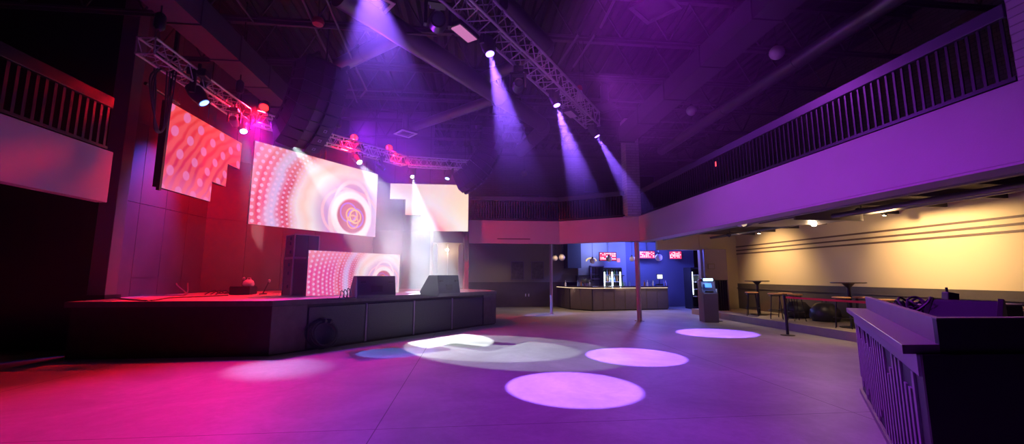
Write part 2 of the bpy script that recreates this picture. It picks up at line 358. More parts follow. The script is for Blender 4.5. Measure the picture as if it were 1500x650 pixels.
# stage area walls: dark panels with open joints
def panel_wall(name, a, b_, z0, z1, cols, rows, m_, gap=0.012, th=0.06):
    a = Vector((*a, 0)); b_ = Vector((*b_, 0)); d = b_ - a; L = d.length; d.normalize(); nrm = Vector((d.y, -d.x, 0)); ang = math.atan2(d.y, d.x)
    mb = MB()
    mb.box(((a + b_) / 2 - nrm * 0.06) + Vector((0, 0, (z0 + z1) / 2)), (L, 0.05, z1 - z0), rz=ang)
    zs = [z0] + rows + [z1]
    for i in range(cols):
        for j in range(len(zs) - 1):
            c = a + d * (L * (i + .5) / cols) + Vector((0, 0, (zs[j] + zs[j + 1]) / 2))
            mb.box(c, (L / cols - gap, th, zs[j + 1] - zs[j] - gap), rz=ang)
    return struct(mb.build(name, m_))
panel_wall('wall_stage_left', (-8.3, 10.1), (-8.3, 13.6), 1.1, 8.5, 4, [1.55, 3.4, 5.4], M_stagewall)
panel_wall('wall_stage_corner', (-8.3, 13.6), (-5.1, 16.9), 1.1, 8.5, 4, [3.4, 5.4], M_stagewall)
panel_wall('wall_stage_back', (-5.1, 16.9), (-1.62, 16.9), 1.1, 8.5, 3, [3.4, 5.4], M_stagewall)
struct(MB().span(-1.62, -0.1, 16.87, 17.0, 2.95, 5.6).build('wall_over_doorway', M_stagewall))
struct(MB().span(-0.26, -0.1, 16.35, 17.0, 0, 3.8).build('wall_beside_doorway', M_taupe))
# proscenium post
struct(MB().box((-8.09, 10.0, 4.8), (0.36, 0.30, 7.5)).build('column_proscenium', M_post, bevel=0.01))
pb = MB().box((-8.09, 10.0, 1.14), (0.46, 0.42, 0.10)); struct(pb.build('baseboard_post', M_black))
struct(MB().span(-12.5, -8.3, 10.1, 10.2, 0, 8.6).build('wall_left_return', M_black))
tag(MB().beam(P(139.5, 431, Y=9.95), P(150, 336, Y=9.95), 0.035, 0.03).build('glow_strip', emis('leak_amber', (1.0, 0.62, 0.22), 0.16)), 'thin amber glow in place of light leaking past the tall stage post', 'light')  # glowing strip stands in for light leaking past the post
# brick pillars
struct(MB().box((5.88, 14.42, 5.6), (0.50, 0.46, 3.68)).build('column_brick_far', M_brickw))
struct(MB().span(FX, 6.9, 2.4, 3.75, Z1, 8.5).build('column_brick_near', M_brickw))
# slim steel posts
for nm, px, py, r_ in (('column_steel', 937, 470, 0.085), ('column_steel', 808, 460, 0.06)):
    q = P(px, py, Z=0); mb = MB(o=(q.x, q.y, 0)); mb.tube([(q.x, q.y, 0.02), (q.x, q.y, 3.4)], r_, 14); mb.box((q.x, q.y, 0.01), (r_ * 3, r_ * 3, 0.02))
    struct(mb.build(nm, M_fascia, smooth=True))
# raised platform
RX = 9.4
struct(MB().span(RX, 11.6, -3, 17.0, 0, 0.22).build('floor_platform', M_platf))
struct(MB().span(RX - 0.03, RX, -3, 14.9, 0, 0.225).build('trim_10', M_kerb), 'pale kerb of the raised platform')

# ---------------- roof steel
for k, y in enumerate((7.1, 9.05, 11.0, 12.95, 14.9, 16.8, 18.8)):
    pl = ('nearest the camera', 'second from the camera', 'third from the camera', 'fourth from the camera', 'fifth from the camera', 'sixth from the camera', 'farthest from the camera')[k]
    t = thing('roof_joist', 'dark open web steel joist across the roof, %s' % pl, 'joist', (0, y, 7.3), 0, 'roof joists')
    mb = MB(); mb.box((0, 0, 0.03), (24, 0.10, 0.05)); mb.box((0, 0, -0.03), (24, 0.02, 0.07)); mb.build('bottom_chord', M_joist, t)
    MB().box((0, 0, 1.15), (24, 0.12, 0.08)).build('top_chord', M_joist, t)
    mb = MB(); x = -12
    while x < 12: mb.beam((x, 0, 0.05), (x + 0.6, 0, 1.12), 0.03, 0.03); mb.beam((x + .6, 0, 1.12), (x + 1.2, 0, 0.05), 0.03, 0.03); x += 1.2
    mb.build('web', M_joist, t)
# rectangular duct above the left truss
def duct_box(name, label, a, b_, wd, ht, segs, m_):
    a = Vector(a); b_ = Vector(b_); t = thing(name, label, 'duct', a)
    n = segs
    for i in range(n):
        p = (b_ - a) * (i / n); q = (b_ - a) * ((i + 1) / n)
        MB().beam(p, q - (b_ - a).normalized() * 0.01, wd, ht).build('duct_section', m_, t)
        MB().beam(q - (b_ - a).normalized() * 0.03, q + (b_ - a).normalized() * 0.03, wd + 0.05, ht + 0.05).build('flange', m_, t)
    return t
a0 = P(247, 19, Z=6.5); b0 = P(385, 140, Z=6.5)
duct_box('rectangular_duct', 'long red lit rectangular air duct above the left stage truss', (a0.x, 4.0, 6.85), (a0.x, 12.3, 6.85), 0.62, 0.6, 6, M_duct)
MB_ = MB().box((a0.x + .2, 12.4, 6.9), (1.1, 0.5, 0.8))
tag(MB_.build('duct_plenum', M_duct), 'boxy plenum at the far end of the red lit duct', 'duct')
duct_box('rectangular_duct', 'long dark purple rectangular duct above the right balcony front', (5.62, 5.0, 6.75), (5.62, 14.1, 6.75), 0.60, 0.5, 5, mat('dark_duct', (.06, .05, .065), .5))
# round ducts
def pipe_thing(name, label, pts, r_, m_, cat='duct', n=20, collars=0):
    o = Vector(pts[0]); t = thing(name, label, cat, o)
    mb = MB(o=o); mb.tube(pts, r_, n); mb.build('pipe', m_, t, smooth=True)
    for i in range(collars):
        s_ = (i + .5) / collars; L = (len(pts) - 1) * s_; k = int(L); f = L - k
        p = Vector(pts[k]).lerp(Vector(pts[k + 1]), f); d = (Vector(pts[k + 1]) - Vector(pts[k])).normalized()
        mb = MB(o=o); mb.tube([p - d * .04, p + d * .04], r_ * 1.06, n); mb.build('collar', m_, t, smooth=True)
    return t
ZR = 7.0
def bend(a, b_, c, k=5, rr=0.6):
    a, b_, c = Vector(a), Vector(b_), Vector(c); p = b_ + (a - b_).normalized() * rr; q = b_ + (c - b_).normalized() * rr
    return [a] + [(p * (1 - s) ** 2 + b_ * 2 * s * (1 - s) + q * s * s) for s in [i / k for i in range(k + 1)]] + [c]
A = P(497, -10, Z=ZR); B = P(800, 186, Z=ZR); e1 = B + Vector((-0.6, 3.0, 0))
pipe_thing('round_duct', 'thick round duct running diagonally across the roof centre', bend(A, B, e1), 0.26, M_round, collars=5)
pipe_thing('round_duct', 'round branch duct ending just behind the left speaker array', [P(585, 52, Z=ZR), P(488, 100, Z=ZR)], 0.18, M_round, collars=1)
pipe_thing('round_duct', 'round branch duct pointing down left to the square ceiling diffuser', [P(722, 146, Z=ZR), P(608, 185, Z=ZR)], 0.16, M_round, collars=1)
pipe_thing('round_duct', 'round duct bending sharply above the house truss', bend(P(725, -12, Z=7.2), P(808, 73, Z=7.2), P(700, 118, Z=7.2), rr=0.35), 0.17, M_round, collars=2)
q = P(1200, 58, X=7.2); pipe_thing('round_duct', 'long round pipe hung over the right balcony', [(7.2, 4.0, 6.35), (7.2, 14.6, 6.35)], 0.16, M_round, collars=4)
# small conduits
def conduit(label, pts, r_=0.025): return tag(MB(o=pts[0]).tube(pts, r_, 8).build('conduit', M_joist, smooth=True), label, 'conduit')
conduit('thin angled sprinkler pipe above the red lit duct', [P(340, -10, Z=6.9), P(372, 33, Z=6.9), P(640, 52, Z=6.9)])
conduit('thin pipe slanting down behind the purple beam at the top', [P(475, -8, Z=6.9), P(509, 72, Z=6.9), P(537, 132, Z=6.9), P(528, 142, Z=6.9)])
conduit('thin pipe dropping past the left speaker array', [P(440, -8, Z=7.0), P(468, 55, Z=7.0), P(500, 120, Z=7.0)])
conduit('thin pipe crossing the dark roof right of the house truss', [P(905, -10, Z=7.1), P(880, 40, Z=7.1)], 0.03)
conduit('left of two parallel pipes right of the house truss', [P(848, 50, Z=7.1), P(816, 98, Z=7.1)], 0.03)
conduit('right of two parallel pipes right of the house truss', [P(872, 50, Z=7.1), P(840, 98, Z=7.1)], 0.03)
conduit('thin pipe on the ceiling above the left screens', [P(503, 88, Z=7.1), P(512, 120, Z=7.1), P(523, 150, Z=7.1)], 0.02)
# ceiling diffusers
def diffuser(px, py, label, z=6.6, s=0.62):
    q = P(px, py, Z=z); t = thing('ceiling_diffuser', label, 'vent', q, R(38)); m_ = M_white if px < 700 else M_joist
    for i, k in enumerate((1.0, 0.7, 0.4)):
        mb = MB(); h = s * k / 2; wd = 0.07 * s / .62; zz = 0.03 * i
        for (cx, cy_, dx, dy) in ((0, h - wd / 2, 2 * h, wd), (0, -h + wd / 2, 2 * h, wd), (h - wd / 2, 0, wd, 2 * h - 2 * wd), (-h + wd / 2, 0, wd, 2 * h - 2 * wd)): mb.box((cx, cy_, zz), (dx, dy, 0.02))
        mb.build('louvre_ring', m_, t)
    MB().box((0, 0, 0.05), (s * .9, s * .9, 0.06)).build('backing', M_joist, t)
    MB().tube([(0, 0, 0.08), (0, 0, 0.7)], 0.12, 14).build('neck', M_round, t, smooth=True)
diffuser(594, 196, 'pale square louvred diffuser hung above the centre screen')
diffuser(886, 158, 'dim square diffuser hung beyond the end of the house truss')
diffuser(548, 6, 'square diffuser at the top edge behind the first purple beam', 7.0)
diffuser(960, 12, 'dark square diffuser at the top edge right of the house truss', 7.2, 0.8)
# hanging globes in the hall
def globe(q, r_, label, group, drop):
    t = thing('globe_pendant', label, 'pendant lamp', q, 0, group)
    MB().lathe([(r_ * math.sin(PI * (i + .02) / 12.04), -r_ * math.cos(PI * (i + .02) / 12.04)) for i in range(13)], n=24).build('globe', M_globe, t, smooth=True)
    MB().tube([(0, 0, r_ * .95), (0, 0, drop)], 0.008, 6).build('cord', M_blk, t)
    MB().lathe([(0.04, r_ * .93), (0.05, r_), (0.03, r_ + .06)], n=12).build('cap', M_blk, t)
    return t
globe(P(1138, 77, X=6.7), 0.155, 'large white globe pendant above the right balcony', 'globe pendants in the hall', 8.53 - P(1138, 77, X=6.7).z)
globe(P(1013, 162, X=6.7), 0.155, 'smaller looking white globe pendant between round pipe and brick pillar', 'globe pendants in the hall', 8.53 - P(1013, 162, X=6.7).z)
globe(P(768, 254, Y=19.5), 0.15, 'farthest white globe pendant over the back balcony', 'globe pendants in the hall', 8.53 - P(768, 254, Y=19.5).z)

# ================================================================== BALCONY RAILINGS
def railing(label, a, b_, n, zb=Z1, h=0.98, cap=0.17, wd=0.03):
    a = Vector((*a, zb)); b_ = Vector((*b_, zb)); t = thing('balcony_railing', label, 'railing', a)
    v = b_ - a; up = Vector((0, 0, 1))
    MB().beam(up * (h - cap / 2), v + up * (h - cap / 2), 0.07, cap).build('top_rail', M_railtop if a.x > -1 else M_rail, t, bevel=0.01)
    MB().beam(up * 0.06, v + up * 0.06, 0.05, 0.05).build('bottom_rail', M_rail, t)
    me = None; ang = math.atan2(v.y, v.x)
    for i in range(n):
        p = v * ((i + .5) / n)
        if me is None:
            o = MB().box((0, 0, (h - cap) / 2 + 0.02), (wd, wd * .7, h - cap - 0.05)).build('baluster', M_rail, t); me = o.data
        else:
            o = bpy.data.objects.new('baluster', me); C.objects.link(o); o.parent = t
        o.location = p; o.rotation_euler = (0, 0, ang)
    return t
railing('long dark steel railing on the right balcony above the purple fascia', (FX + .08, 3.80), (FX + .08, 14.15), 92)
railing('short railing on the angled corner of the balcony left of the brick pillar', (CX0, CY0 + .08), (CX1 - .1, CY1 + .15), 26)
railing('dark railing on the back balcony behind the right speaker array', (0.0, BY + .08), (CX0, BY + .08), 34)
railing('dark railing on the left balcony above the pink fascia', (LX - .08, 2.6), (LX - .08, 7.6), 38, cap=0.2, wd=0.045)

# ================================================================== STAGE
SZ = 1.1
Apt = P(96, 522, Z=0); Bpt = P(392.5, 522, Z=0); Cpt = P(726, 474.5, Z=0)
A2, B2, C2 = Vector((P(97, 443, Y=Bpt.y).x, Bpt.y)), Vector((Bpt.x, Bpt.y)), Vector((Cpt.x, Cpt.y))
poly = [(A2.x, A2.y), (B2.x, B2.y), (C2.x, C2.y), (C2.x - 0.35, C2.y + 1.2), (-0.35, 16.3), (-0.5, 16.8), (-5.0, 16.8), (-8.25, 13.5), (-8.25, A2.y + 1.0), (A2.x, A2.y + .9)]
st = thing('stage', 'low black fronted corner stage with pale lit deck', 'stage', (B2.x, B2.y, 0))
mb = MB(o=(B2.x, B2.y, 0)); mb.prism(poly, SZ - 0.06, SZ); mb.build('deck', M_deckf, st)
inset = [(x * .995 + (0.03 if x < -5 else -.02), y + 0.04) for x, y in poly]
mb = MB(o=(B2.x, B2.y, 0)); mb.prism(inset, 0.0, SZ - 0.07); mb.build('skirt', M_skirt, st)
dv = (C2 - B2); L = dv.length; dn = dv.normalized(); nr = Vector((dn.y, -dn.x)); ang = math.atan2(dn.y, dn.x)
mb = MB(o=(B2.x, B2.y, 0)); mb.box((*(B2 + dn * L / 2 + nr * 0.0), SZ - 0.055), (L + 0.02, 0.07, 0.11), rz=ang); mb.box((*(B2 + Vector((A2.x - B2.x, 0)) / 2), SZ - 0.055), (B2.x - A2.x, 0.07, 0.11)); mb.build('edge_trim', M_ply, st)
def along(px, py=None):
    # distance along the diagonal front for a pixel column at the floor line
    d = ray(px, 480); n_ = Vector((nr.x, nr.y, 0)); t_ = (Vector((B2.x, B2.y, 0)) - CAM).dot(n_) / d.dot(n_); p = CAM + d * t_
    return (Vector((p.x, p.y)) - B2).dot(dn)
cuts = [along(448), along(535), along(605), along(661), along(707)]
MB(o=(B2.x, B2.y, 0)).box((*(B2 + dn * (cuts[0] / 2) + nr * 0.008), 0.51), (cuts[0] - .01, 0.03, 0.94), rz=ang).build('corner_panel', M_ply, st)
MB(o=(B2.x, B2.y, 0)).box((*(B2 + dn * (L + cuts[4]) / 2 + nr * 0.008), 0.51), (L - cuts[4] - .02, 0.03, 0.94), rz=ang).build('corner_panel', M_ply, st)
for i in range(4):
    s0, s1 = cuts[i] + 0.04, cuts[i + 1] - 0.04
    MB(o=(B2.x, B2.y, 0)).box((*(B2 + dn * (s0 + s1) / 2 + nr * 0.01), 0.49), (s1 - s0, 0.03, 0.86), rz=ang).build('front_panel', M_mesh, st, bevel=0.005)
for s_ in cuts[1:4]:
    MB(o=(B2.x, B2.y, 0)).box((*(B2 + dn * s_ + nr * 0.025), 0.49), (0.045, 0.02, 0.90), rz=ang).build('joint_post', M_grey, st)

# ---------------- LED screens
def screen(name, label, BL, BR, hgt, cells, matl, th=0.09, mod=None):
    """vertical screen from BL to BR; cells = list of (col,row,wcols,hrows) in module units or None"""
    BL = Vector(BL); BR = Vector(BR); d = BR - BL; d.z = 0; W = d.length; ang = math.atan2(d.y, d.x)
    t = thing(name, label, 'screen', BL, ang)
    mb = MB(); rects = cells or [(0, 0, W, hgt)]
    for (x0, z0, x1, z1) in rects: mb.add([(x0, 0, z0), (x1, 0, z0), (x1, 0, z1), (x0, 0, z1)], [(0, 1, 2, 3)])
    face = mb.build('led_face', matl, t)
    mb = MB()
    for (x0, z0, x1, z1) in rects: mb.span(x0, x1, 0.004, th, z0, z1)
    mb.build('cabinet', M_blk, t)
    zt_ = max(r[3] for r in rects)
    for x_ in (.15, W / 2, W - .15) if BL.z > 2 else ():
        MB().tube([(x_, th / 2, zt_ - .02), (x_, th / 2, 8.55 - BL.z)], .012, 6).build('hanging_cable', M_blkm, t)
    if BL.z < 2:
        for x_ in (.3, W / 2, W - .3): MB().beam((x_, th, zt_ * .8), (x_, .55, .01), .03, .03).build('rear_strut', M_blkm, t)
    return t, W
# centre screen
cBL = P(363.5, 327.6, Z=3.05); 
# choose depth so the screen bottom sits at 3.28 m
zb = 3.03
cBL = P(363.5, 327.6, Z=zb); cBR = P(549.6, 347, Z=zb); hC = ((P(374.3, 208.8, plane=(cBL, ray(368, 270).cross(Vector((0, 0, 1))).cross(Vector((0, 0, 1))))) - cBL).z + (P(553.8, 253, plane=(cBR, Vector((0, 1, 0)))) - cBR).z) / 2
print('CENTRE', cBL, cBR, hC, (cBR - cBL).length)
Wc = (cBR - cBL).length
t, W = screen('led_screen', 'large centre led screen showing a pink and cream rose swirl', cBL, cBR, hC, None, led_material('led_centre', Wc * 0.76, hC * 0.27, hC * .68, strength=.95))
# left stepped screen on plane X
XL = -6.35
l0 = P(230, 273, X=XL); l1 = P(247, 148, X=XL); l2 = P(353.8, 216, X=XL); l3 = P(351, 245, X=XL); l4 = P(331, 269.8, X=XL); l5 = P(307.7, 296.3, X=XL)
print('LEFT', l0, l1, l2, l3, l4, l5)
HL = l1.z - l0.z; WL = l2.y - l0.y; s1 = l5.y - l0.y; s2 = l4.y - l0.y
rects_left = [(0, 0, s1, HL), (s1, HL * .27, s2, HL), (s2, HL * .60, WL, HL)]
# right stepped screen
YR = cBR.y + 0.05
r0 = P(616, 338, Y=YR); r1 = P(685.5, 338.8, Y=YR); r2 = P(686, 271, Y=YR); r3 = P(572, 269.3, Y=YR)
mod = (r2.z - r1.z) / 3; XB = r3.x; WRt = r1.x - r3.x; o1 = P(594, 300, Y=YR).x - XB; o2 = r0.x - XB
rects = [(o2, 0, WRt, 3 * mod), (o1, mod, o2, 3 * mod), (0, 2 * mod, o1, 3 * mod)]
def led_left():
    m = bpy.data.materials.new('led_left'); m.use_nodes = True; g = NG(m); b = g.N['Principled BSDF']
    tc = g.N.new('ShaderNodeTexCoord'); sp = g.N.new('ShaderNodeSeparateXYZ'); g.L.new(tc.outputs['Object'], sp.inputs[0])
    n = g.N.new('ShaderNodeTexNoise'); n.inputs['Scale'].default_value = 1.1; g.L.new(tc.outputs['Object'], n.inputs['Vector'])
    dx = g.m('SUBTRACT', sp.outputs[0], 4.4); dz = g.m('SUBTRACT', sp.outputs[2], -1.6)
    r = g.m('SQRT', g.m('ADD', g.m('MULTIPLY', dx, dx), g.m('MULTIPLY', dz, dz))); th = g.m('ARCTAN2', dz, dx)
    rr = g.m('ADD', r, g.m('MULTIPLY', g.m('SUBTRACT', n.outputs['Fac'], .5), .5))
    st = g.m('FRACT', g.m('MULTIPLY', rr, 4.6)); st = g.m('SUBTRACT', 1.0, g.sm(g.m('ABSOLUTE', g.m('SUBTRACT', st, .5)), .15, .45))
    base = g.ramp(g.m('DIVIDE', sp.outputs[2], 1.9), [(0.0, (0.75, 0.12, 0.36)), (0.3, (0.65, 0.015, 0.10)), (0.6, (0.78, 0.02, 0.06)), (1.0, (0.85, 0.05, 0.04))])
    base = g.mix(g.m('MULTIPLY', st, g.m('ADD', .25, g.m('MULTIPLY', n.outputs['Fac'], .5))), base, (0.95, 0.13, 0.14))
    u = g.m('MULTIPLY', r, 2.3); v = g.m('MULTIPLY', th, 9.5); row = g.m('FLOOR', u)
    fu = g.m('SUBTRACT', g.m('FRACT', u), .5); fv = g.m('SUBTRACT', g.m('FRACT', g.m('ADD', v, g.m('MULTIPLY', row, .5))), .5)
    dd = g.m('SQRT', g.m('ADD', g.m('MULTIPLY', fu, fu), g.m('MULTIPLY', fv, fv)))
    dot = g.m('SUBTRACT', 1.0, g.sm(dd, .20, .28))
    base = g.mix(g.m('MULTIPLY', dot, .7), base, (0.80, 0.20, 0.52))
    b.inputs['Base Color'].default_value = (0.01, 0.01, 0.01, 1); g.L.new(base, b.inputs['Emission Color']); b.inputs['Emission Strength'].default_value = 1.0
    return m
screen('led_screen', 'stepped left led screen with red streaks and lilac dots', l0, (XL, l0.y + WL, l0.z), HL, rects_left, led_left())
def led_right():
    m = bpy.data.materials.new('led_right'); m.use_nodes = True; g = NG(m); b = g.N['Principled BSDF']
    tc = g.N.new('ShaderNodeTexCoord'); sp = g.N.new('ShaderNodeSeparateXYZ'); g.L.new(tc.outputs['Object'], sp.inputs[0])
    n = g.N.new('ShaderNodeTexNoise'); n.inputs['Scale'].default_value = 0.8; g.L.new(tc.outputs['Object'], n.inputs['Vector'])
    dx = g.m('SUBTRACT', sp.outputs[0], 0.9); dz = g.m('ADD', sp.outputs[2], 0.9)
    r = g.m('ADD', g.m('SQRT', g.m('ADD', g.m('MULTIPLY', dx, dx), g.m('MULTIPLY', dz, dz))), g.m('MULTIPLY', g.m('SUBTRACT', n.outputs['Fac'], .5), 0.3))
    col = g.ramp(g.m('DIVIDE', r, 4.0), [(0.2, (0.85, 0.55, 0.6)), (0.27, (0.8, 0.45, 0.55)), (0.36, (0.95, 0.30, 0.35)), (0.40, (1, 0.62, 0.55)), (0.50, (1, 0.93, 0.86)), (0.62, (1, 0.82, 0.62)), (0.8, (1.0, 0.75, 0.50))])
    b.inputs['Base Color'].default_value = (0.01, 0.01, 0.01, 1); g.L.new(col, b.inputs['Emission Color']); b.inputs['Emission Strength'].default_value = 1.1
    return m
screen('led_screen', 'stepped right led screen glowing cream with a pink lower corner', (XB, YR, r1.z), (r1.x, YR, r1.z), 3 * mod, rects, led_right())
# lower screen standing on the stage
sBL = P(448, 433.5, Z=SZ + 0.01); sBR = P(585, 430, Z=SZ + 0.01); 
dd_ = Vector((math.sin(R(42)), math.cos(R(42)), 0)); 
n_ = Vector((dd_.y, -dd_.x, 0)); pR = P(585, 402, plane=(sBL, n_)); sBR = Vector((pR.x, pR.y, sBL.z)); hS = (P(449, 366, plane=(sBL, n_)) - sBL).z
WS = (sBR - sBL).length; print('LOWER', sBL, sBR, hS, WS)
screen('led_screen', 'low led screen standing on the stage deck behind the wedge monitor', sBL, sBR, hS, None, led_material('led_lower', WS * 0.80, hS * 0.34, hS * .62, strength=.95))

# ================================================================== TRUSSES
def truss(name, label, a, b_, wd, n, group=None, r_=0.025):
    a = Vector(a); b_ = Vector(b_); t = thing(name, label, 'truss', a, 0, group); d = (b_ - a); L = d.length; dn_ = d.normalized()
    sx = dn_.cross(Vector((0, 0, 1))).normalized(); up = sx.cross(dn_)
    cor = [sx * (i * wd / 2) + up * (j * wd / 2) for i, j in ((-1, -1), (1, -1), (1, 1), (-1, 1))]
    for c in cor: MB().tube([c, d + c], r_, 10).build('chord', M_alu, t, smooth=True)
    mb = MB(); rb = r_ * .45
    for i in range(n):
        p = d * (i / n); q = d * ((i + 1) / n); m_ = (p + q) / 2
        for k in range(4):
            u, v = cor[k], cor[(k + 1) % 4]
            mb.tube([p + u, m_ + v], rb, 6); mb.tube([m_ + v, q + u], rb, 6)
    mb.build('lacing', M_alu, t, smooth=True)
    for p in (Vector((0, 0, 0)), d):
        mb = MB()
        for k in range(4): mb.tube([p + cor[k], p + cor[(k + 1) % 4]], rb * 1.3, 6)
        mb.build('end_frame', M_alu, t)
    return t
ZT = 5.62
tA = P(205, 66, Z=ZT); tB = P(362, 168, Z=ZT); tC = P(592, 236, Z=ZT); tD = P(700, 243, Z=ZT)
tB.x = tA.x = (tA.x + tB.x) / 2
print('TRUSS', tA, tB, tC, tD)
truss('stage_truss', 'aluminium box truss above the left stepped screen', tA, tB, 0.30, 9)
truss('stage_truss', 'aluminium box truss above the large centre screen', tB + Vector((.15, .2, 0)), tC, 0.30, 14)
truss('stage_truss', 'aluminium box truss above the right cream screen', tC + Vector((.15, 0.05, 0)), tD, 0.30, 7)
ZH = 6.2
hA = P(655, -30, Z=ZH); hB = P(868, 176, Z=ZH)
hdir = (hB - hA).normalized(); print('HOUSE', hA, hB)
truss('house_truss', 'long diagonal aluminium box truss over the dance floor', hA - hdir * 1.5, hB, 0.42, 22, r_=0.028)
# hanging slings / chains for trusses, chain hoists
def hoist(q, label, top=8.5):
    t = thing('chain_hoist', label, 'hoist', q)
    MB().lathe([(0.05, 0), (0.09, 0.05), (0.09, 0.28), (0.05, 0.33)], n=12).build('motor_body', M_blkm, t, smooth=True)
    MB().tube([(0, 0, 0.3), (0, 0, top - q[2])], 0.014, 6).build('chain', M_blkm, t)
    MB().tube([(0, 0, 0.02), (-.13, 0, -.3)], 0.01, 6).build('sling', M_cable, t)
for px_, lb in ((0.08, 'black chain hoist over the left end of the left truss'), (0.92, 'black chain hoist over the right end of the left truss')):
    hoist(tA.lerp(tB, px_) + Vector((0, 0, .45)), lb)
hoist(tB.lerp(tC, .5) + Vector((0, 0, .45)), 'black chain hoist over the middle of the centre truss')
hoist(tD + Vector((-.3, 0, .45)), 'black chain hoist over the right end of the stage truss')
hoist(hA.lerp(hB, .25) + Vector((0, 0, .5)), 'black chain hoist on the near half of the house truss')
hoist(hA.lerp(hB, .9) + Vector((0, 0, .5)), 'black chain hoist near the far end of the house truss')
# screen drop bars
for f in (0.12, 0.5, 0.88):
    p = cBL.lerp(cBR, f); p.z = cBL.z + hC
    w_ = ('left', 'middle', 'right')[int(f * 2.4)]
    tag(MB(o=p).beam(p, (p.x, p.y, ZT + .15), 0.035, 0.035).build('drop_bar', M_blkm), 'thin bar hanging the centre screen from its truss, %s one' % w_, 'bar', 'drop bars over the centre screen')
p = P(236, 200, X=XL + 0.3)
tag(MB(o=(XL - .15, l0.y - .1, l0.z)).beam((XL + .12, l0.y - .12, l0.z - .1), (XL + .12, l0.y - .05, 8.55), 0.06, 0.06).build('screen_mast', M_blkm), 'black vertical mast beside the left stepped screen', 'mast')

# ================================================================== FIXTURES
def lensmat(name, col, s): return emis(name, col, s)
def moving_head(label, lens, target, col, power, ang_deg, size=1.0, group=None, lens_s=25, radius=0.04, blend=0.12, light=True, hang=True):
    lens = Vector(lens); target = Vector(target); d = (target - lens).normalized(); s = size
    piv = lens - d * 0.22 * s
    t = thing('moving_head_light', label, 'stage light', piv, 0, group)
    yaw = math.atan2(d.y, d.x); side = Vector((-math.sin(yaw), math.cos(yaw), 0))
    z = Vector((0, 0, 1))
    MB().box((0, 0, 0.37 * s), (0.30 * s, 0.24 * s, 0.14 * s), rz=yaw).build('base', M_blk, t, bevel=0.02)
    for k in (-1, 1):
        mb = MB(); mb.beam(side * k * .17 * s + z * .31 * s, side * k * .17 * s - z * .05 * s, 0.05 * s, 0.09 * s, up=(d.x, d.y, 0)); mb.build('yoke_arm', M_blk, t, bevel=0.01)
    MB().beam(z * .30 * s - side * .19 * s, z * .30 * s + side * .19 * s, 0.07 * s, 0.03 * s).build('yoke_bridge', M_blk, t)
    Mx = d.to_track_quat('Z', 'Y').to_matrix().to_4x4()
    h = MB().lathe([(0.05 * s, -.20 * s), (0.11 * s, -.16 * s), (0.13 * s, -.05 * s), (0.125 * s, .08 * s), (0.10 * s, .16 * s), (0.105 * s, .21 * s), (0.085 * s, .205 * s)], M=Mx, n=18).build('head', M_blk, t, smooth=True)
    MB().lathe([(0.078 * s, .207 * s), (0.05 * s, .222 * s), (0.01, .226 * s)], M=Mx, n=18).build('lens', lensmat('lens_glow', col, lens_s), h, smooth=True)
    MB().tube([z * .44 * s, z * .56 * s], 0.03 * s, 8).build('clamp', M_blkm, t)
    if light:
        lo = lens + d * 0.03
        l_ = lamp('beam', 'SPOT', lo, col, power, target, angle=R(ang_deg), blend=blend, radius=radius)
        l_.location = lo - piv; l_.parent = t
    return t
VIO = (0.24, 0.09, 1.0); WHT = (0.86, 0.95, 1.0); BLU = (0.10, 0.22, 1.0); RED = (1.0, 0.004, 0.015)
def house_z(px, py): return P(px, py, Z=ZH - .55)
pur = [((718, 80), (835.5, 566.6), 9.3, 'near the frame top of the house truss'), ((816, 155), (927, 521.2), 9.25, 'in the middle of the house truss'), ((875, 200), (1045, 487.5), 8.46, 'under the far end of the house truss')]
for (a, b_, rad_, lb) in pur:
    q = house_z(*a); tg = P(*b_, Z=0); D = (tg - q).length
    moving_head('moving head with violet beam, %s' % lb, q, tg, VIO, 20000 * (D / 7) ** 2, 2 * rad_, group='violet moving heads', lens_s=30, blend=0.06)
q = P(540, -40, Z=ZH - .4); tg = P(640, 900, Z=0)
moving_head('black moving head above the frame sending the widest violet beam', q, tg, VIO, 24000, 21, group='violet moving heads', blend=.3)
# wide white beams from the stage truss
q = P(527, 238, Z=5.15); tg = P(711.5, 507, Z=0); D = (tg - q).length
moving_head('moving head with white star lens above the centre screen', q, tg, (0.80, 0.92, 1.0), 3200, 28.4, blend=.08)
q = P(427, 211, Z=5.15); tg = P(695, 510, Z=0); D = (tg - q).length
moving_head('moving head with white star lens under the left speaker array', q, tg, (0.85, 1.0, .95), 4200, 20.6, blend=.08)
q = P(604, 259, Z=5.15); tg = P(656, 497, Z=0); D = (tg - q).length
moving_head('moving head with small white lens above the cream right screen', q, tg, WHT, 11000, 17.7, blend=.08, size=.8)
q = P(357, 193, Z=5.1); tg = P(408, 538, Z=0)
moving_head('brightest blue white moving head at the right end of the left truss', q, tg, (0.25, 0.45, 1.0), 2600, 18, lens_s=14, blend=1)
q = P(345, 184, Z=5.1)
moving_head('small moving head just left of the brightest blue white one', q, P(430, 420, Z=SZ), (1.0, 0.55, 0.5), 1500, 14, lens_s=10, size=.7)
q = P(300, 152, Z=5.1)
moving_head('moving head with oval blue lens hanging on the left truss', q, P(520, 439, Z=SZ), BLU, 2500, 12, lens_s=8, size=1.15)
q = P(563, 248, Z=5.1)
moving_head('moving head with small blue lens between centre and right screens', q, P(780, 440, Z=0.6), BLU, 3500, 10, lens_s=4, size=.75)
q = P(655, 262, Z=5.1)
moving_head('moving head with round blue lens above the cream right screen', q, P(606, 427.5, Z=SZ), (0.25, 0.45, 1.0), 14000, 6.5, lens_s=7)
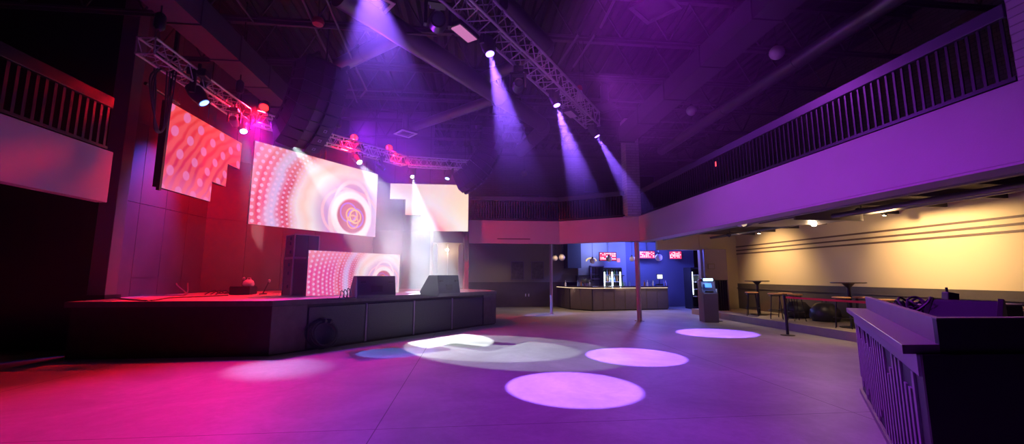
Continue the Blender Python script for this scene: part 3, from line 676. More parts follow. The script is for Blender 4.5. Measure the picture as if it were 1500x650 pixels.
# dark unlit ones on the house truss
moving_head('unlit black moving head on the near end of the house truss', P(642, 28, Z=ZH - .4), P(600, 300, Z=0), (0.1, 0.05, 0.3), 0, 10, lens_s=0.05, light=False, size=1.2)
moving_head('unlit black moving head under the house truss, right of the round branch duct', P(760, 120, Z=ZH - .65), P(700, 400, Z=0), (0.1, 0.05, 0.3), 0, 10, lens_s=0.05, light=False, size=.9)
# red floods on top of the truss
def par(label, px, py, z, aim, power, ang_=150):
    q = P(px, py, Z=z); d = (Vector(aim) - q).normalized(); t = thing('par_light', label, 'stage light', q, 0, 'red flood lights on the stage truss')
    dc = (Vector((q.x * .6, 2.0, -5.0)) - q).normalized(); Mx = dc.to_track_quat('Z', 'Y').to_matrix().to_4x4()
    c = MB().lathe([(0.05, -.20), (0.12, -.14), (0.13, 0.0), (0.14, 0.02), (.115, 0.015)], M=Mx, n=20).build('can', M_blk, t, smooth=True)
    MB().lathe([(0.112, .012), (0.08, .03), (0.01, .035)], M=Mx, n=20).build('lens', emis('red_lens', (1.0, 0.012, 0.012), 6), c, smooth=True)
    side = d.cross(Vector((0, 0, 1))).normalized()
    mb = MB(); mb.tube([side * .16, side * .16 + Vector((0, 0, -.26)), -side * .16 + Vector((0, 0, -.26)), -side * .16], 0.012, 6); mb.build('bracket', M_blkm, t)
    l_ = lamp('red_flood', 'SPOT', q + dc * .07, RED, power, aim, angle=R(ang_), blend=.6, radius=.07); l_.location = dc * .07; l_.parent = t
par('red flood light left of the hanging left speaker array', 387, 157, 5.95, (-7.2, 6.3, 0.0), 5500, 84)
par('red flood light on the centre truss, left of the pair', 519, 201, 5.95, (-4.4, 10.8, 1.1), 3200, 84)
par('red flood light near the right end of the centre truss', 570, 216, 5.95, (2.2, 14.6, 0.0), 2600, 80)
# unseen red and blue spots added to tint the stage walls
lamp('added_red_wash', 'SPOT', (-6.9, 11.6, 5.8), RED, 1100, (-8.3, 12.8, 2.6), angle=R(110), blend=1, radius=.1)
lamp('added_red_wash', 'SPOT', (-4.6, 13.8, 5.9), RED, 700, (-5.6, 15.5, 2.6), angle=R(120), blend=1, radius=.1)
lamp('added_red_wash', 'SPOT', (-7.1, 12.2, 4.3), RED, 220, (-8.3, 12.2, 5.9), angle=R(90), blend=1, radius=.1)
lamp('added_blue_wash', 'SPOT', (-6.9, 11.2, 5.7), (0.06, 0.10, 1.0), 800, (-8.3, 11.1, 3.6), angle=R(60), blend=1, radius=.1)

# a rectangular flood panel under the house truss
q = P(680, 50, Z=ZH - .35); t = thing('flood_panel', 'pink lit rectangular panel light under the near house truss', 'stage light', q, math.atan2(hdir.y, hdir.x))
MB().box((0, 0, 0.05), (0.56, 0.26, 0.08)).build('housing', M_blk, t, bevel=.01); MB().box((0, 0, 0.005), (0.50, 0.20, 0.012)).build('lens_panel', emis('panel_pink', (0.75, 0.22, 0.55), 0.8), t)
MB().tube([(0, 0, .09), (0, 0, .25)], .02, 8).build('clamp', M_blkm, t)
q = P(836, 168, Z=ZH - .4); t = thing('flood_panel', 'dim rectangular panel light under the far house truss', 'stage light', q, math.atan2(hdir.y, hdir.x))
MB().box((0, 0, 0.05), (0.5, 0.26, 0.08)).build('housing', M_blk, t, bevel=.01); MB().box((0, 0, 0.005), (0.44, 0.20, 0.012)).build('lens_panel', mat('panel_pale', (0.6, 0.5, 0.6), .3), t)
MB().tube([(0, 0, .09), (0, 0, .25)], .02, 8).build('clamp', M_blkm, t)
# safety light & horn on ceiling near truss end
q = P(849, 130, Z=6.7); t = thing('siren_lamp', 'red capped pale cone fitting above the far house truss', 'lamp', q)
MB().lathe([(0.13, -.32), (0.07, -.08), (.06, -.06)], n=16).build('cone', M_white, t, smooth=True); MB().lathe([(0.06, -.06), (0.08, 0), (0.06, .08), (0.01, .11)], n=16).build('cap', mat('red_cap', (.5, .02, .02), .4), t, smooth=True)
MB().tube([(0, 0, .1), (0, 0, 1.7)], .01, 6).build('cord', M_blk, t)
q = P(466, 32, Z=6.7); t = thing('red_bell', 'round dim red fitting hanging above the left speaker array', 'lamp', q)
MB().lathe([(0.02, -.09), (0.1, -.06), (0.12, 0), (0.1, .06), (0.02, .09)], n=18).build('dome', mat('red_dome', (.45, .05, .05), .4), t, smooth=True); MB().tube([(0, 0, .08), (0, 0, 1.7)], .01, 6).build('rod', M_blk, t)

# ================================================================== LINE ARRAYS
def line_array(label, top, yaw, n, bw, bh, bd, a0, a1):
    t = thing('line_array', label, 'speaker', top, yaw)
    # local: front faces -Y, boxes stacked down, curving backwards
    y, z = 0.0, 0.0
    mb = MB(); mb.box((0, .1, 0.08), (bw * .8, .06, .06)); mb.beam((-bw * .35, -.2, .05), (-bw * .35, .5, .05), .05, .08); mb.beam((bw * .35, -.2, .05), (bw * .35, .5, .05), .05, .08); mb.build('fly_frame', M_blkm, t)
    MB().tube([(0, 0.1, .1), (0, .1, 8.4 - top[2])], .02, 6).build('chain', M_blkm, t)
    fz = []
    for i in range(n):
        a = a0 + (a1 - a0) * i / (n - 1)     # tilt: front looks further down
        c, s = math.cos(a), math.sin(a)
        Mx = Matrix.Translation((0, y, z)) @ Matrix.Rotation(a, 4, 'X')
        h0, h1 = bh, bh * .68
        # side profile (y,z): front tall, rear short
        prof = [(-0.0, 0), (bd, -bh * .12), (bd, -bh * .80), (0, -bh * .97)]
        vv = []
        for sx_ in (-bw / 2, bw / 2):
            for (py_, pz_) in prof: vv.append(Mx @ Vector((sx_, py_, pz_)))
        cab = MB().add(vv, [(0, 1, 2, 3), (7, 6, 5, 4), (0, 4, 5, 1), (1, 5, 6, 2), (2, 6, 7, 3), (3, 7, 4, 0)]).build('cabinet', M_cab, t, bevel=.008)
        # recessed centre horn channel and angled grilles
        vv = []
        for (x0, x1, f0, f1) in ((-bw * .48, -bw * .13, -.012, -.075), (bw * .13, bw * .48, -.075, -.012)):
            k = len(vv)
            for zz in (-.015, -bh * .955): vv += [Mx @ Vector((x0, f0, zz)), Mx @ Vector((x1, f1, zz)), Mx @ Vector((x1, .0, zz)), Mx @ Vector((x0, .0, zz))]
        MB().add(vv[:8], [(0, 1, 2, 3), (7, 6, 5, 4), (0, 4, 5, 1), (1, 5, 6, 2), (2, 6, 7, 3), (3, 7, 4, 0)]).build('grille', M_grille, cab); g_ = MB(); g_.add(vv[8:], [(0, 1, 2, 3), (7, 6, 5, 4), (0, 4, 5, 1), (1, 5, 6, 2), (2, 6, 7, 3), (3, 7, 4, 0)])
        g_.build('grille', M_grille, cab)
        # emblem squares on the cabinet sides
        for sx_ in ((1,) if i > n * .5 else ()):
            e = MB(); cx = bw * .30
            for (dy, dz, ly, lz) in ((0, .028, .075, .014), (0, -.028, .075, .014), (-.031, 0, .014, .05), (.031, 0, .014, .05)):
                vv2 = [Mx @ Vector((cx + dy + ey * ly / 2, -.058 + ex, -bh * .47 + dz + ez * lz / 2)) for ex in (-.006, .002) for ey, ez in ((-1, -1), (1, -1), (1, 1), (-1, 1))]
                e.add(vv2, [(0, 1, 2, 3), (7, 6, 5, 4), (0, 4, 5, 1), (1, 5, 6, 2), (2, 6, 7, 3), (3, 7, 4, 0)])
            e.build('emblem', mat('emblem_grey', (.30, .30, .36), .4), cab)
        for sx_ in (-1, 1):
            cx = sx_ * (bw / 2 + .003)
            hd = MB(); vv2 = [Mx @ Vector((cx + ex * sx_, bd * .80 + ey * .02, -bh * .47 + ez * bh * .2)) for ex in (-.004, .012) for ey, ez in ((-1, -1), (1, -1), (1, 1), (-1, 1))]
            hd.add(vv2, [(0, 1, 2, 3), (7, 6, 5, 4), (0, 4, 5, 1), (1, 5, 6, 2), (2, 6, 7, 3), (3, 7, 4, 0)]); hd.build('handle', M_blkm, cab)
        nx = Mx @ Vector((0, 0, -bh)); y, z = nx.y, nx.z
    return t
line_array('big curved black line array speaker hanging over the stage left', P(482, 95, Z=6.35), R(52), 8, 1.05, 0.27, 0.55, R(4), R(58))
line_array('curved line array speaker hanging right of the cream screen', P(735, 182, Y=13.0), R(72), 11, 0.85, 0.25, 0.55, R(0), R(62))

# ================================================================== STAGE GEAR
def wedge(label, base, yaw, w_, h, d):
    t = thing('wedge_monitor', label, 'speaker', base, yaw)
    # local: rear upright side faces -Y (audience), sloped grille faces +Y
    prof = [(-d * .42, 0), (-d * .5, h * .15), (-d * .38, h), (d * .05, h), (d * .5, h * .22), (d * .46, 0)]
    Mx = Matrix(((0, 0, 1, 0), (1, 0, 0, 0), (0, 1, 0, 0), (0, 0, 0, 1)))
    MB().prism(prof, -w_ / 2, w_ / 2, Mx).build('cabinet', M_cab, t, bevel=.012)
    a = Vector((0, d * .05, h)); b_ = Vector((0, d * .5, h * .22)); nrm_ = Vector((0, h * .78, d * .45)).normalized()
    MB().beam(a.lerp(b_, .06) + nrm_ * .012, a.lerp(b_, .94) + nrm_ * .012, w_ * .92, .02, up=nrm_).build('grille', M_grille, t)
    MB().box((0, -d * .455, h * .42), (w_ * .30, .02, h * .28), rx=-.1).build('connector_plate', M_blkm, t, bevel=.004)
    for k in (-1, 1): MB().box((k * w_ * .36, -d * .44, h * .72), (w_ * .14, .02, h * .10), rx=-.1).build('handle', M_blkm, t)
    return t
m1 = P(539, 437.0, Z=SZ)
wedge('black wedge monitor in front of the low stage screen', (m1.x + .02, m1.y + .32, SZ), R(32), 0.88, 0.50, 0.62)
m2 = P(644, 433.5, Z=SZ)
wedge('wedge monitor seen side on in the bright haze at the right stage edge', (m2.x, m2.y + .2, SZ), R(52), 0.80, 0.52, 0.66)
# speaker stack
s0 = P(431, 433.5, Z=SZ)
def stack_box(label, z, w_, d, h, case):
    t = thing('speaker_cabinet', label, 'speaker', (s0.x, s0.y + .3, z), R(42))
    MB().box((0, 0, h / 2), (w_, d, h)).build('cabinet', M_cab, t, bevel=.012)
    for k in (-1, 1): MB().box((k * w_ * .24, -d / 2 - .008, h / 2), (w_ * .42, .02, h * .90)).build('grille', M_grille, t)
    mb = MB()
    for sx_ in (-1, 1):
        for sz_ in (0.01, h - .01): mb.box((sx_ * (w_ / 2 + .004), 0, sz_), (.014, d + .02, .03))
        for sy_ in (-1, 1): mb.box((sx_ * (w_ / 2 + .0), sy_ * (d / 2 + .0), h / 2), (.03, .03, h))
    for sy_ in (-1, 1):
        for sz_ in (.012, h - .012): mb.box((0, sy_ * (d / 2 + .002), sz_), (w_, .02, .026))
    mb.build('edge_frame', mat('edge_metal', (.30, .28, .30), .35, metal=.6), t)
    mb = MB()
    for z_ in (.25, .6, .82): mb.box((-w_ / 2 - .02, 0, h * z_), (.03, .16, .08))
    mb.build('side_latch', M_blkm, t)
stack_box('tall lower speaker cabinet left of the low stage screen', SZ, .62, .6, .95, 0)
stack_box('upper speaker cabinet stacked left of the low stage screen', SZ + .955, .60, .58, .60, 1)
# small black case with white cap & two goosenecks
c0 = P(350, 432, Z=SZ)
t = thing('equipment_case', 'small black case on the stage with a pale bag on it', 'case', (c0.x, c0.y + .2, SZ))
MB().box((0, 0, .11), (.52, .4, .2)).build('body', M_blk, t, bevel=.015); MB().box((0, 0, .215), (.50, .38, .02)).build('lid', M_blkm, t, bevel=.004)
t = thing('white_bag', 'small pale lumpy bag lying on the black case', 'bag', (c0.x + .14, c0.y + .15, SZ + .226))
mb = MB(); mb.lathe([(.12, 0), (.14, .05), (.12, .13), (.07, .17), (.03, .18)], n=14); o = mb.build('body', M_white, t, smooth=True); MB().tube([(-.05, 0, .15), (-.03, 0, .22), (.04, 0, .22), (.06, 0, .15)], .012, 6).build('handle', M_white, t)
for dx, hh, lb in ((-.12, .42, 'short thin stand with pale head behind the black case, left one'), (.36, .36, 'leaning thin stand with pale head right of the black case')):
    t = thing('microphone_stand', lb, 'stand', (c0.x + dx, c0.y + .5, SZ))
    MB().lathe([(.10, 0), (.10, .02), (.02, .03)], n=16).build('base', M_blkm, t); tp = Vector((dx * .4, 0, hh)); MB().tube([(0, 0, .02), tp * .6, tp], .014, 6).build('pole', M_blkm, t)
    MB().lathe([(.01, -.04), (.035, -.01), (.035, .03), (.01, .05)], c=tp, n=12).build('microphone', M_white, t, smooth=True)
# cables
def cable(label, pts, r_=.012, m_=None, cat='cable', name='cable'):
    pts = [Vector(p) for p in pts]; out = []
    for i in range(len(pts) - 1):
        p0 = pts[max(i - 1, 0)]; p1 = pts[i]; p2 = pts[i + 1]; p3 = pts[min(i + 2, len(pts) - 1)]
        for k in range(6):
            t_ = k / 6; out.append(.5 * ((2 * p1) + (p2 - p0) * t_ + (2 * p0 - 5 * p1 + 4 * p2 - p3) * t_ ** 2 + (3 * p1 - p0 - 3 * p2 + p3) * t_ ** 3))
    out.append(pts[-1]); return tag(MB(o=out[0]).tube(out, r_, 6).build(name, m_ or M_cable, smooth=True), label, cat)
k0 = P(258, 433, Z=SZ)
for i, lb in enumerate(('cable climbing from the deck into the left stage wall, left strand', 'cable climbing from the deck into the left stage wall, right strand')):
    w0 = P(270 + i * 6, 408, X=-8.42); cable(lb, [(k0.x - .9 + i * .4, k0.y - .1 * i, SZ + .015), (k0.x - .2, k0.y - .05, SZ + .015), (k0.x + .1, k0.y + .2, SZ + .03), (w0.x + .12, w0.y - .5 + i * .3, SZ + .3), (w0.x + .1, w0.y - .1, SZ + .55), (w0.x, w0.y, SZ + .5)], .02, mat('grey_cable', (.25, .22, .24), .5))
cable('long cable lying across the deck by the proscenium post', [P(168, 436, Z=SZ + .015), P(215, 440, Z=SZ + .015), P(250, 436, Z=SZ + .015), P(300, 434, Z=SZ + .015), P(334, 432, Z=SZ + .015)], .014)
for i in range(3):
    b1 = P(300 + 8 * i, 431, Z=SZ + .015); cable(('nearest', 'middle', 'farthest')[i] + ' loose cable bunched left of the small black case', [b1, b1 + Vector((.12, .2, .1)), b1 + Vector((.3, .1, .02)), b1 + Vector((.45, .25, .05))], .013)
for i in range(3):
    b1 = P(496 + 5 * i, 437, Z=SZ + .01); cable(('left', 'middle', 'right')[i] + ' looped cable beside the wedge monitor on stage', [b1 + Vector((-.25, -.0, 0)), b1, b1 + Vector((.03, .05, .16 + .03 * i)), b1 + Vector((.1, .03, .12)), b1 + Vector((.12, 0.02, .02)), b1 + Vector((.3, .1, .02))], .010)
# cables hanging from the left truss end
for i in range(4):
    a = P(226 + 5 * i, 100, X=tA.x); b_ = P(232 + 3 * i, 190 - 6 * i, X=tA.x)
    cable('black cable looping down at the left truss end, strand %s' % ('one', 'two', 'three', 'four')[i], [a, a.lerp(b_, .4) + Vector((0, -.12 * i, 0)), b_ + Vector((0, -.10, -.1 * i)), b_ + Vector((0, .1, .1)), a + Vector((0, .3, .1))], .014)
# black pipe above left screen
pa = P(213, 122, X=XL + .2); pb_ = P(262, 152, X=XL + .2); tag(MB(o=pa).tube([pa, pb_], .035, 8).build('pipe_bar', M_blkm, smooth=True), 'short black bar sticking out above the left stepped screen', 'bar')
# cable coil leaning at stage front
cc = P(473, 494, plane=(Vector((B2.x, B2.y, 0)) + Vector((nr.x, nr.y, 0)) * .16, Vector((nr.x, nr.y, 0))))
t = thing('cable_coil', 'black coil of cable leaning against the stage front', 'cable coil', (cc.x, cc.y, 0))
for i in range(9):
    rr = .34 - .012 * i + random.uniform(-.012, .012); off = Vector((random.uniform(-.02, .02), 0, random.uniform(-.01, .02)))
    pts = [Vector((dn.x, dn.y, 0)) * rr * math.cos(a) * 1.05 + Vector((0, 0, 1)) * rr * math.sin(a) * .94 + Vector((nr.x, nr.y, 0)) * (.03 * math.sin(a * 2 + i) - .05 + .018 * i - .08 * math.sin(a)) + Vector((0, 0, .345)) + off for a in [2 * PI * k / 36 for k in range(36)]]
    MB().tube(pts, .017, 6, closed=True).build('loop', M_cable, t, smooth=True)
for a in (1.6, 1.15): MB().box(Vector((dn.x, dn.y, 0)) * .30 * math.cos(a) + Vector((0, 0, .345 + .29 * math.sin(a))), (.05, .22, .09), rz=ang, ry=-a + 1.57).build('tie', M_blk, t, bevel=.005)

# ================================================================== DOORWAY BEHIND STAGE
dt = thing('door_alcove', 'pale double doorway lit by a wall sconce behind the stage', 'doorway', (-.95, 17.4, 1.1))
o0 = (-.95, 17.4, 1.1)
M_dw = mat('alcove_paint', (.50, .44, .42), .7)
MB(o=o0).span(-1.6, -.3, 17.75, 17.85, 0, 3.4).build('back_panel', M_dw, dt)
MB(o=o0).span(-1.66, -1.56, 16.8, 17.8, 0, 3.4).build('side_jamb', M_dw, dt); MB(o=o0).span(-.34, -.24, 16.8, 17.8, 0, 3.4).build('side_jamb', M_dw, dt)
for x0, lb in ((-1.0, 0), (-.42, 1)):
    mb = MB(o=o0); mb.beam((x0, 17.6, 1.12), (x0, 17.6, 2.95), .04, .04, up=(1, 0, 0)); mb.build('door_edge', M_white, dt)
def arch(xc):
    mb = MB(o=o0); pts = []
    for i in range(13):
        a = PI * i / 12; pts.append((xc + .10 * math.cos(a), 17.2, 2.78 + .16 * math.sin(a)))
    pts = [(xc + .10, 17.2, 1.1)] + pts + [(xc - .10, 17.2, 1.1)]
    mb.tube(pts, .02, 8); mb.prism([(xc - .10, 1.1), (xc + .10, 1.1), (xc + .10, 2.78), (xc, 2.94), (xc - .10, 2.78)], 17.22, 17.25, Matrix(((1, 0, 0, 0), (0, 0, 1, 0), (0, 1, 0, 0), (0, 0, 0, 1))))
    mb.build('arched_panel', M_white, dt, smooth=True)
arch(-1.50); arch(-.42)
q = P(655, 366, Y=17.6)
t = thing('wall_sconce', 'small warm wall light in the doorway behind the stage', 'lamp', q)
MB().lathe([(.03, -.05), (.07, -.03), (.08, .03), (.03, .06)], n=14).build('shade', emis('sconce_glow', (1, .78, .42), 12), t, smooth=True); MB().box((0, .09, 0), (.1, .05, .14)).build('back_plate', M_blkm, t)
l_ = lamp('sconce_light', 'POINT', (0, -.12, -.02), (1, .72, .40), 13, radius=.06); l_.parent = t

# ================================================================== BACK OF THE ROOM, LOWER
for px, lb in ((758, 'left of the two framed posters on the taupe wall'), (787.5, 'right of the two framed posters, nearer the slim post')):
    q = P(px, 396, Y=21.58); t = thing('framed_poster', lb, 'picture', q)
    mb = MB()
    for (cx, cz, dx, dz) in ((0, .46, .68, .03), (0, -.46, .68, .03), (.325, 0, .03, .95), (-.325, 0, .03, .95)): mb.box((cx, 0, cz), (dx, .04, dz))
    mb.build('frame', M_grey, t); MB().box((0, .01, 0), (.64, .02, .9)).build('print', mat('poster_print', (.13, .10, .12), .5, var=.9, vscale=7), t)
for px, py in ((959, 271), (945, 258)): pass
for (px, py, w_, h, lb) in ((947, 268, .9, .8, 'framed picture on the upper brick wall right of the brick pillar'), (866, 272, .8, .7, 'framed picture on the upper wall left of the brick pillar'), (777, 292, 1.0, .5, 'wide framed picture on the upper wall behind the back balcony')):
    q = P(px, py, Y=21.58); t = thing('framed_picture', lb, 'picture', q)
    mb = MB()
    for (cx, cz, dx, dz) in ((0, h / 2, w_, .04), (0, -h / 2, w_, .04), (w_ / 2, 0, .04, h), (-w_ / 2, 0, .04, h)): mb.box((cx, 0, cz), (dx, .05, dz))
    mb.build('frame', M_grey, t); MB().box((0, .02, 0), (w_, .02, h)).build('print', M_joist, t)
# exit style red lamp behind the right railing
q = P(1050, 240, X=11.57); t = thing('red_sign', 'small glowing red sign behind the right balcony railing', 'sign', q)
MB().box((.0, 0, 0), (.06, .34, .30)).build('housing', M_blk, t); MB().box((-.04, 0, 0), (.02, .12, .22)).build('lit_panel', emis('red_sign', (1, .05, .08), 3), t)
# double door handles in wainscot
for px, w_ in ((770, 'left'), (774.5, 'right')):
    q = P(px, 432, Y=21.52); tag(MB(o=q).box(q, (.05, .04, .14)).build('door_plate', M_white), 'small bright %s plate of the pair on the dark back wainscot' % w_, 'door plate')
# under balcony cavity: pipes, ducts
for k, (x_, z_, r_, lb) in enumerate(((7.9, 3.10, .05, 'nearest dark pipe run under the right balcony'), (8.35, 3.16, .04, 'second dark pipe run under the right balcony'), (8.8, 3.05, .06, 'third and thickest dark pipe run under the right balcony'), (9.3, 3.14, .035, 'fourth dark pipe run under the right balcony'), (10.0, 3.18, .05, 'fifth dark pipe run under the right balcony, nearest the cream wall'))):
    tag(MB(o=(x_, -1, z_)).tube([(x_, -1, z_), (x_, 8.4 + .1 * k, z_), (x_ + .1, 9.2 if 0 < k < 4 else 16.4, z_ + .02)], r_, 10).build('ceiling_pipe', M_pipe, smooth=True), lb, 'pipe', 'pipes under the right balcony')
for k in range(11):
    y = 4.2 + k * 1.15
    tag(MB(o=(6.4, y, 3.35)).span(6.4, 11.6, y, y + .06, 3.28, 3.45).build('floor_joist', M_under), 'dark wooden joist across the ceiling under the right balcony', 'joist', 'joists under the right balcony')
t = thing('air_duct_box', 'dark box duct under the right balcony beside the star bright lamp', 'duct', (8.9, 9.9, 3.0))
MB().prism([(-.9, -.55), (.9, -.55), (.9, .75), (-.9, .75)], .04, .42).build('body', M_duct, t, bevel=.01); MB().box((0, -.57, .2), (1.86, .04, .44)).build('flange', M_pipe, t); MB().prism([(-.9, .75), (.9, .75), (.5, 1.8), (-.5, 1.8)], .1, .38).build('taper', M_duct, t)
t = thing('round_duct', 'short round duct under the balcony right of the star bright lamp', 'duct', (7.25, 11.9, 3.05))
MB().tube([(0, 0, 0.1), (.4, -1.1, .1)], .15, 18).build('pipe', M_round, t, smooth=True); MB().tube([(.36, -1.0, .1), (.4, -1.12, .1)], .17, 18).build('collar', M_alu, t, smooth=True)
# warm lamps on the cream wall
def warm(label, q, aim, pw, glow=30, ang_=100, g_=None):
    q = Vector(q); d = (Vector(aim) - q).normalized(); t = thing('track_light', label, 'lamp', q, 0, g_); Mx = d.to_track_quat('Z', 'Y').to_matrix().to_4x4()
    c = MB().lathe([(.03, -.14), (.05, -.12), (.06, 0), (.05, -.005)], M=Mx, n=16).build('can', M_blkm, t, smooth=True); MB().lathe([(.048, -.004), (.02, .004)], M=Mx, n=16).build('lens', emis('warm_lens', (1, .85, .6), glow), c, smooth=True)
    MB().tube([(0, 0, 0), (0, 0, 3.46 - q.z)], .012, 6).build('stem', M_blkm, t)
    l_ = lamp('warm_spot', 'SPOT', d * .05, (1.0, .66, .33), pw, ang_ and aim, angle=R(ang_), blend=.9, radius=.05)
    l_.rotation_euler = d.to_track_quat('-Z', 'Y').to_euler(); l_.parent = t
q = P(1188, 327, X=9.3)
warm('star bright warm lamp hanging under the right balcony', q, (6.8, 8.8, 0), 90, glow=120, ang_=120)
tb_ = thing('star_glow_ball', 'small glowing ball added beside the warm lamp can for its star', 'added glow', q + Vector((-.02, -.12, -.03)))  # glowing ball added so the one warm lamp reads as a star
MB().lathe([(.01, -.07), (.05, -.05), (.065, 0), (.05, .05), (.02, .08)], n=14).build('glow_ball', emis('star_glow', (1, .85, .6), 40), tb_, smooth=True); MB().tube([(0, 0, .07), (0, 0, .14), (0, 0, 3.46 - q.z)], .012, 6).build('cord', M_blk, tb_)
l_ = lamp('warm_fill', 'POINT', q + Vector((.3, .3, -.1)), (1, .68, .36), 45, radius=.06)
warm('warm spot lamp lighting the brightest patch of the cream wall', (9.4, P(1385, 345, X=11.6).y, 3.15), (11.6, P(1385, 350, X=11.6).y, 2.25), 620)
warm('warm spot lamp lighting the cream wall above the far high table', (9.7, P(1140, 370, X=11.6).y, 3.1), (11.6, P(1140, 375, X=11.6).y, 1.9), 340)
warm('warm spot lamp over the raised platform near the camera', (10.2, 3.5, 3.1), (10.4, 3.4, 0), 70)
warm('warm spot lamp over the stools of the near high table', (10.3, 9.2, 3.1), (10.2, 9.6, 0), 170, ang_=74)
warm('warm spot lamp over the stools of the far high table', (10.2, 13.6, 3.1), (10.0, 13.6, 0), 170, ang_=74)
# lamps hidden under the back balcony
warm('warm downlight before the bar, between the slim posts', (4.0, 17.9, 3.2), (4.2, 18.0, 0), 170, ang_=130)
warm('warm downlight before the bar, right of the thicker slim post', (7.2, 17.6, 3.2), (7.2, 17.8, 0), 170, ang_=130)
warm('warm downlight near the framed posters', (1.2, 20.0, 3.2), (1.2, 20.2, 0), 60, ang_=130)

# ================================================================== BAR
def fp(px, py): v = P(px, py, Z=0); return Vector((v.x, v.y))
b = [fp(811, 448), fp(835, 453), fp(868, 455.5), fp(979, 453)]
o0 = (b[2].x, b[2].y, 0); bt = thing('bar_counter', 'long dark bar counter with a lit edge under its top', 'bar', o0)
front = b; back = [b[0] + Vector((.1, .9)), b[1] + Vector((0, .8)), b[2] + Vector((0, .75)), b[3] + Vector((0, .75))]
def ringpoly(off):
    return [(p.x, p.y - off) for p in front] + [(p.x, p.y) for p in reversed(back)]
MB(o=o0).prism(ringpoly(0), 0.05, 1.02).build('front', M_bar, bt)
MB(o=o0).prism(ringpoly(.12), 1.06, 1.12).build('counter_top', M_bartop, bt, bevel=.01)
MB(o=o0).prism(ringpoly(-.05), 0, .06).build('kick_base', M_blk, bt)
for i in range(3):
    a, c = front[i], front[i + 1]; mb = MB(o=o0); mb.beam((a.x, a.y - .03, 1.035), (c.x, c.y - .03, 1.035), .02, .02); mb.build('glow_strip', emis('bar_strip', (1, .72, .45), 1.6), bt)
    n = max(2, int((c - a).length / .5)); mb = MB(o=o0)
    for k in range(n + 1):
        p = a.lerp(c, k / n); mb.box((p.x, p.y - .01, .53), (.03, .02, .93))
    mb.build('batten', M_bar, bt)
mid = (front[2] + front[3]) / 2
lamp('bar_strip_light', 'AREA', (mid.x, mid.y - .12, 1.02), (1, .72, .5), 5, size=(4.0, .05))
lamp('bar_strip_light', 'AREA', ((front[0].x + front[2].x) / 2, front[1].y - .2, 1.02), (1, .72, .5), 2.5, size=(1.6, .05))
# back bar wall
struct(MB().span(5.6, 8.2, 21.2, 21.3, 0, 3.4).build('wall_bar_panel', mat('pale_bar_wall', (.36, .37, .45), .7)))
struct(MB().span(4.9, 5.6, 20.6, 21.5, 2.0, 3.4).build('wall_bar_bulkhead', mat('dark_bar_wall', (.06, .07, .11), .7)))
struct(MB().span(8.2, 12.0, 21.2, 21.3, 0, 3.4).build('wall_bar_right', mat('blue_grey_wall', (.16, .16, .25), .7)))
lamp('bar_blue', 'POINT', (8.6, 19.6, 2.9), (.12, .16, 1.0), 330, radius=.2)
lamp('bar_blue', 'POINT', (6.4, 20.2, 3.0), (.30, .36, 1.0), 90, radius=.2)
lamp('bar_blue', 'POINT', (9.7, 18.3, 2.6), (.08, .08, 1.0), 160, radius=.2)
def tv(px, py, w_, h, yaw, label):
    q = P(px, py, Y=20.6); t = thing('menu_screen', label, 'screen', q, yaw, 'red menu screens over the bar')
    MB().box((0, .04, 0), (w_ + .06, .07, h + .06)).build('housing', M_blk, t, bevel=.008)
    MB().box((0, 0, 0), (w_, .01, h)).build('display', emis('menu_red', (.85, .04, .12), 1.3), t)
    mb = MB(); random.seed(int(px))
    for i in range(8):
        x_ = -w_ / 2 + w_ * (i + .6) / 8.2
        for j in range(5):
            if random.random() < .75: mb.box((x_, -.008, h / 2 - h * (j + .7) / 5.8), (w_ / 8.2 * random.uniform(.45, .85), .004, h * .10))
    mb.build('menu_lines', emis('menu_white', (1, .88, 1), 1.7), t); MB().tube([(0, .06, h / 2), (0, .06, 3.44 - q.z)], .02, 6).build('mount', M_blkm, t)
tv(890.5, 375.5, .86, .40, 0, 'red menu screen over the bar, left of the slim post')
tv(948, 373, .78, .36, R(-4), 'red menu screen over the bar, just right of the slim post')
tv(989.5, 373.5, .58, .38, R(-18), 'red menu screen over the right end of the bar, turned sideways')
q = P(906, 381, Y=20.55); tag(MB(o=q).box(q, (.16, .04, .2)).build('small_sign', emis('small_sign', (.9, .25, .35), 1.2)), 'tiny red and white lit sign right of the left menu screen', 'sign')
for (px, py, r_, lb) in ((813, 378, .13, 'white globe pendant touching the slim left post'), (823, 377, .15, 'white globe pendant right of the slim left post'), (892, 379, .14, 'globe pendant in front of the left menu screen'), (868, 382, .13, 'globe pendant before the lit arch behind the bar'), (926, 379, .13, 'globe pendant left of the thicker slim post'), (965, 377, .17, 'globe pendant between the two right menu screens')):
    globe(P(px, py, Y=18.9), r_, lb, 'globe pendants over the bar', 3.44 - P(px, py, Y=18.9).z)
# lit arch sign behind the bar, doorway
q = P(866, 381, Y=20.55); t = thing('lit_arch_sign', 'curved yellow lit sign above the bar left of the menu screens', 'sign', q)
mb = MB(); mb.tube([(.26 * math.cos(PI * i / 10), 0, .16 * math.sin(PI * i / 10) - .05) for i in range(11)], .04, 6); mb.build('tube', emis('arch_yellow', (1, .72, .3), 1.0), t)
q = P(874, 399, Y=21.0); t = thing('kitchen_hatch', 'yellow lit hatch opening behind the bar', 'window', q)
MB().box((0, .3, 0), (.62, .04, .62)).build('lit_back', emis('hatch_yellow', (1, .70, .32), .75), t)
mb = MB(); mb.box((0, 0, .33), (.72, .3, .05)); mb.box((0, 0, -.33), (.72, .3, .05)); mb.box((-.34, 0, 0), (.05, .3, .66)); mb.box((.34, 0, 0), (.05, .3, .66)); mb.build('frame', M_grey, t)
mb = MB(); mb.box((0, .2, 0), (.03, .04, .6)); mb.box((-.15, .2, .0), (.3, .04, .03)); mb.build('shelf', M_stripe, t)
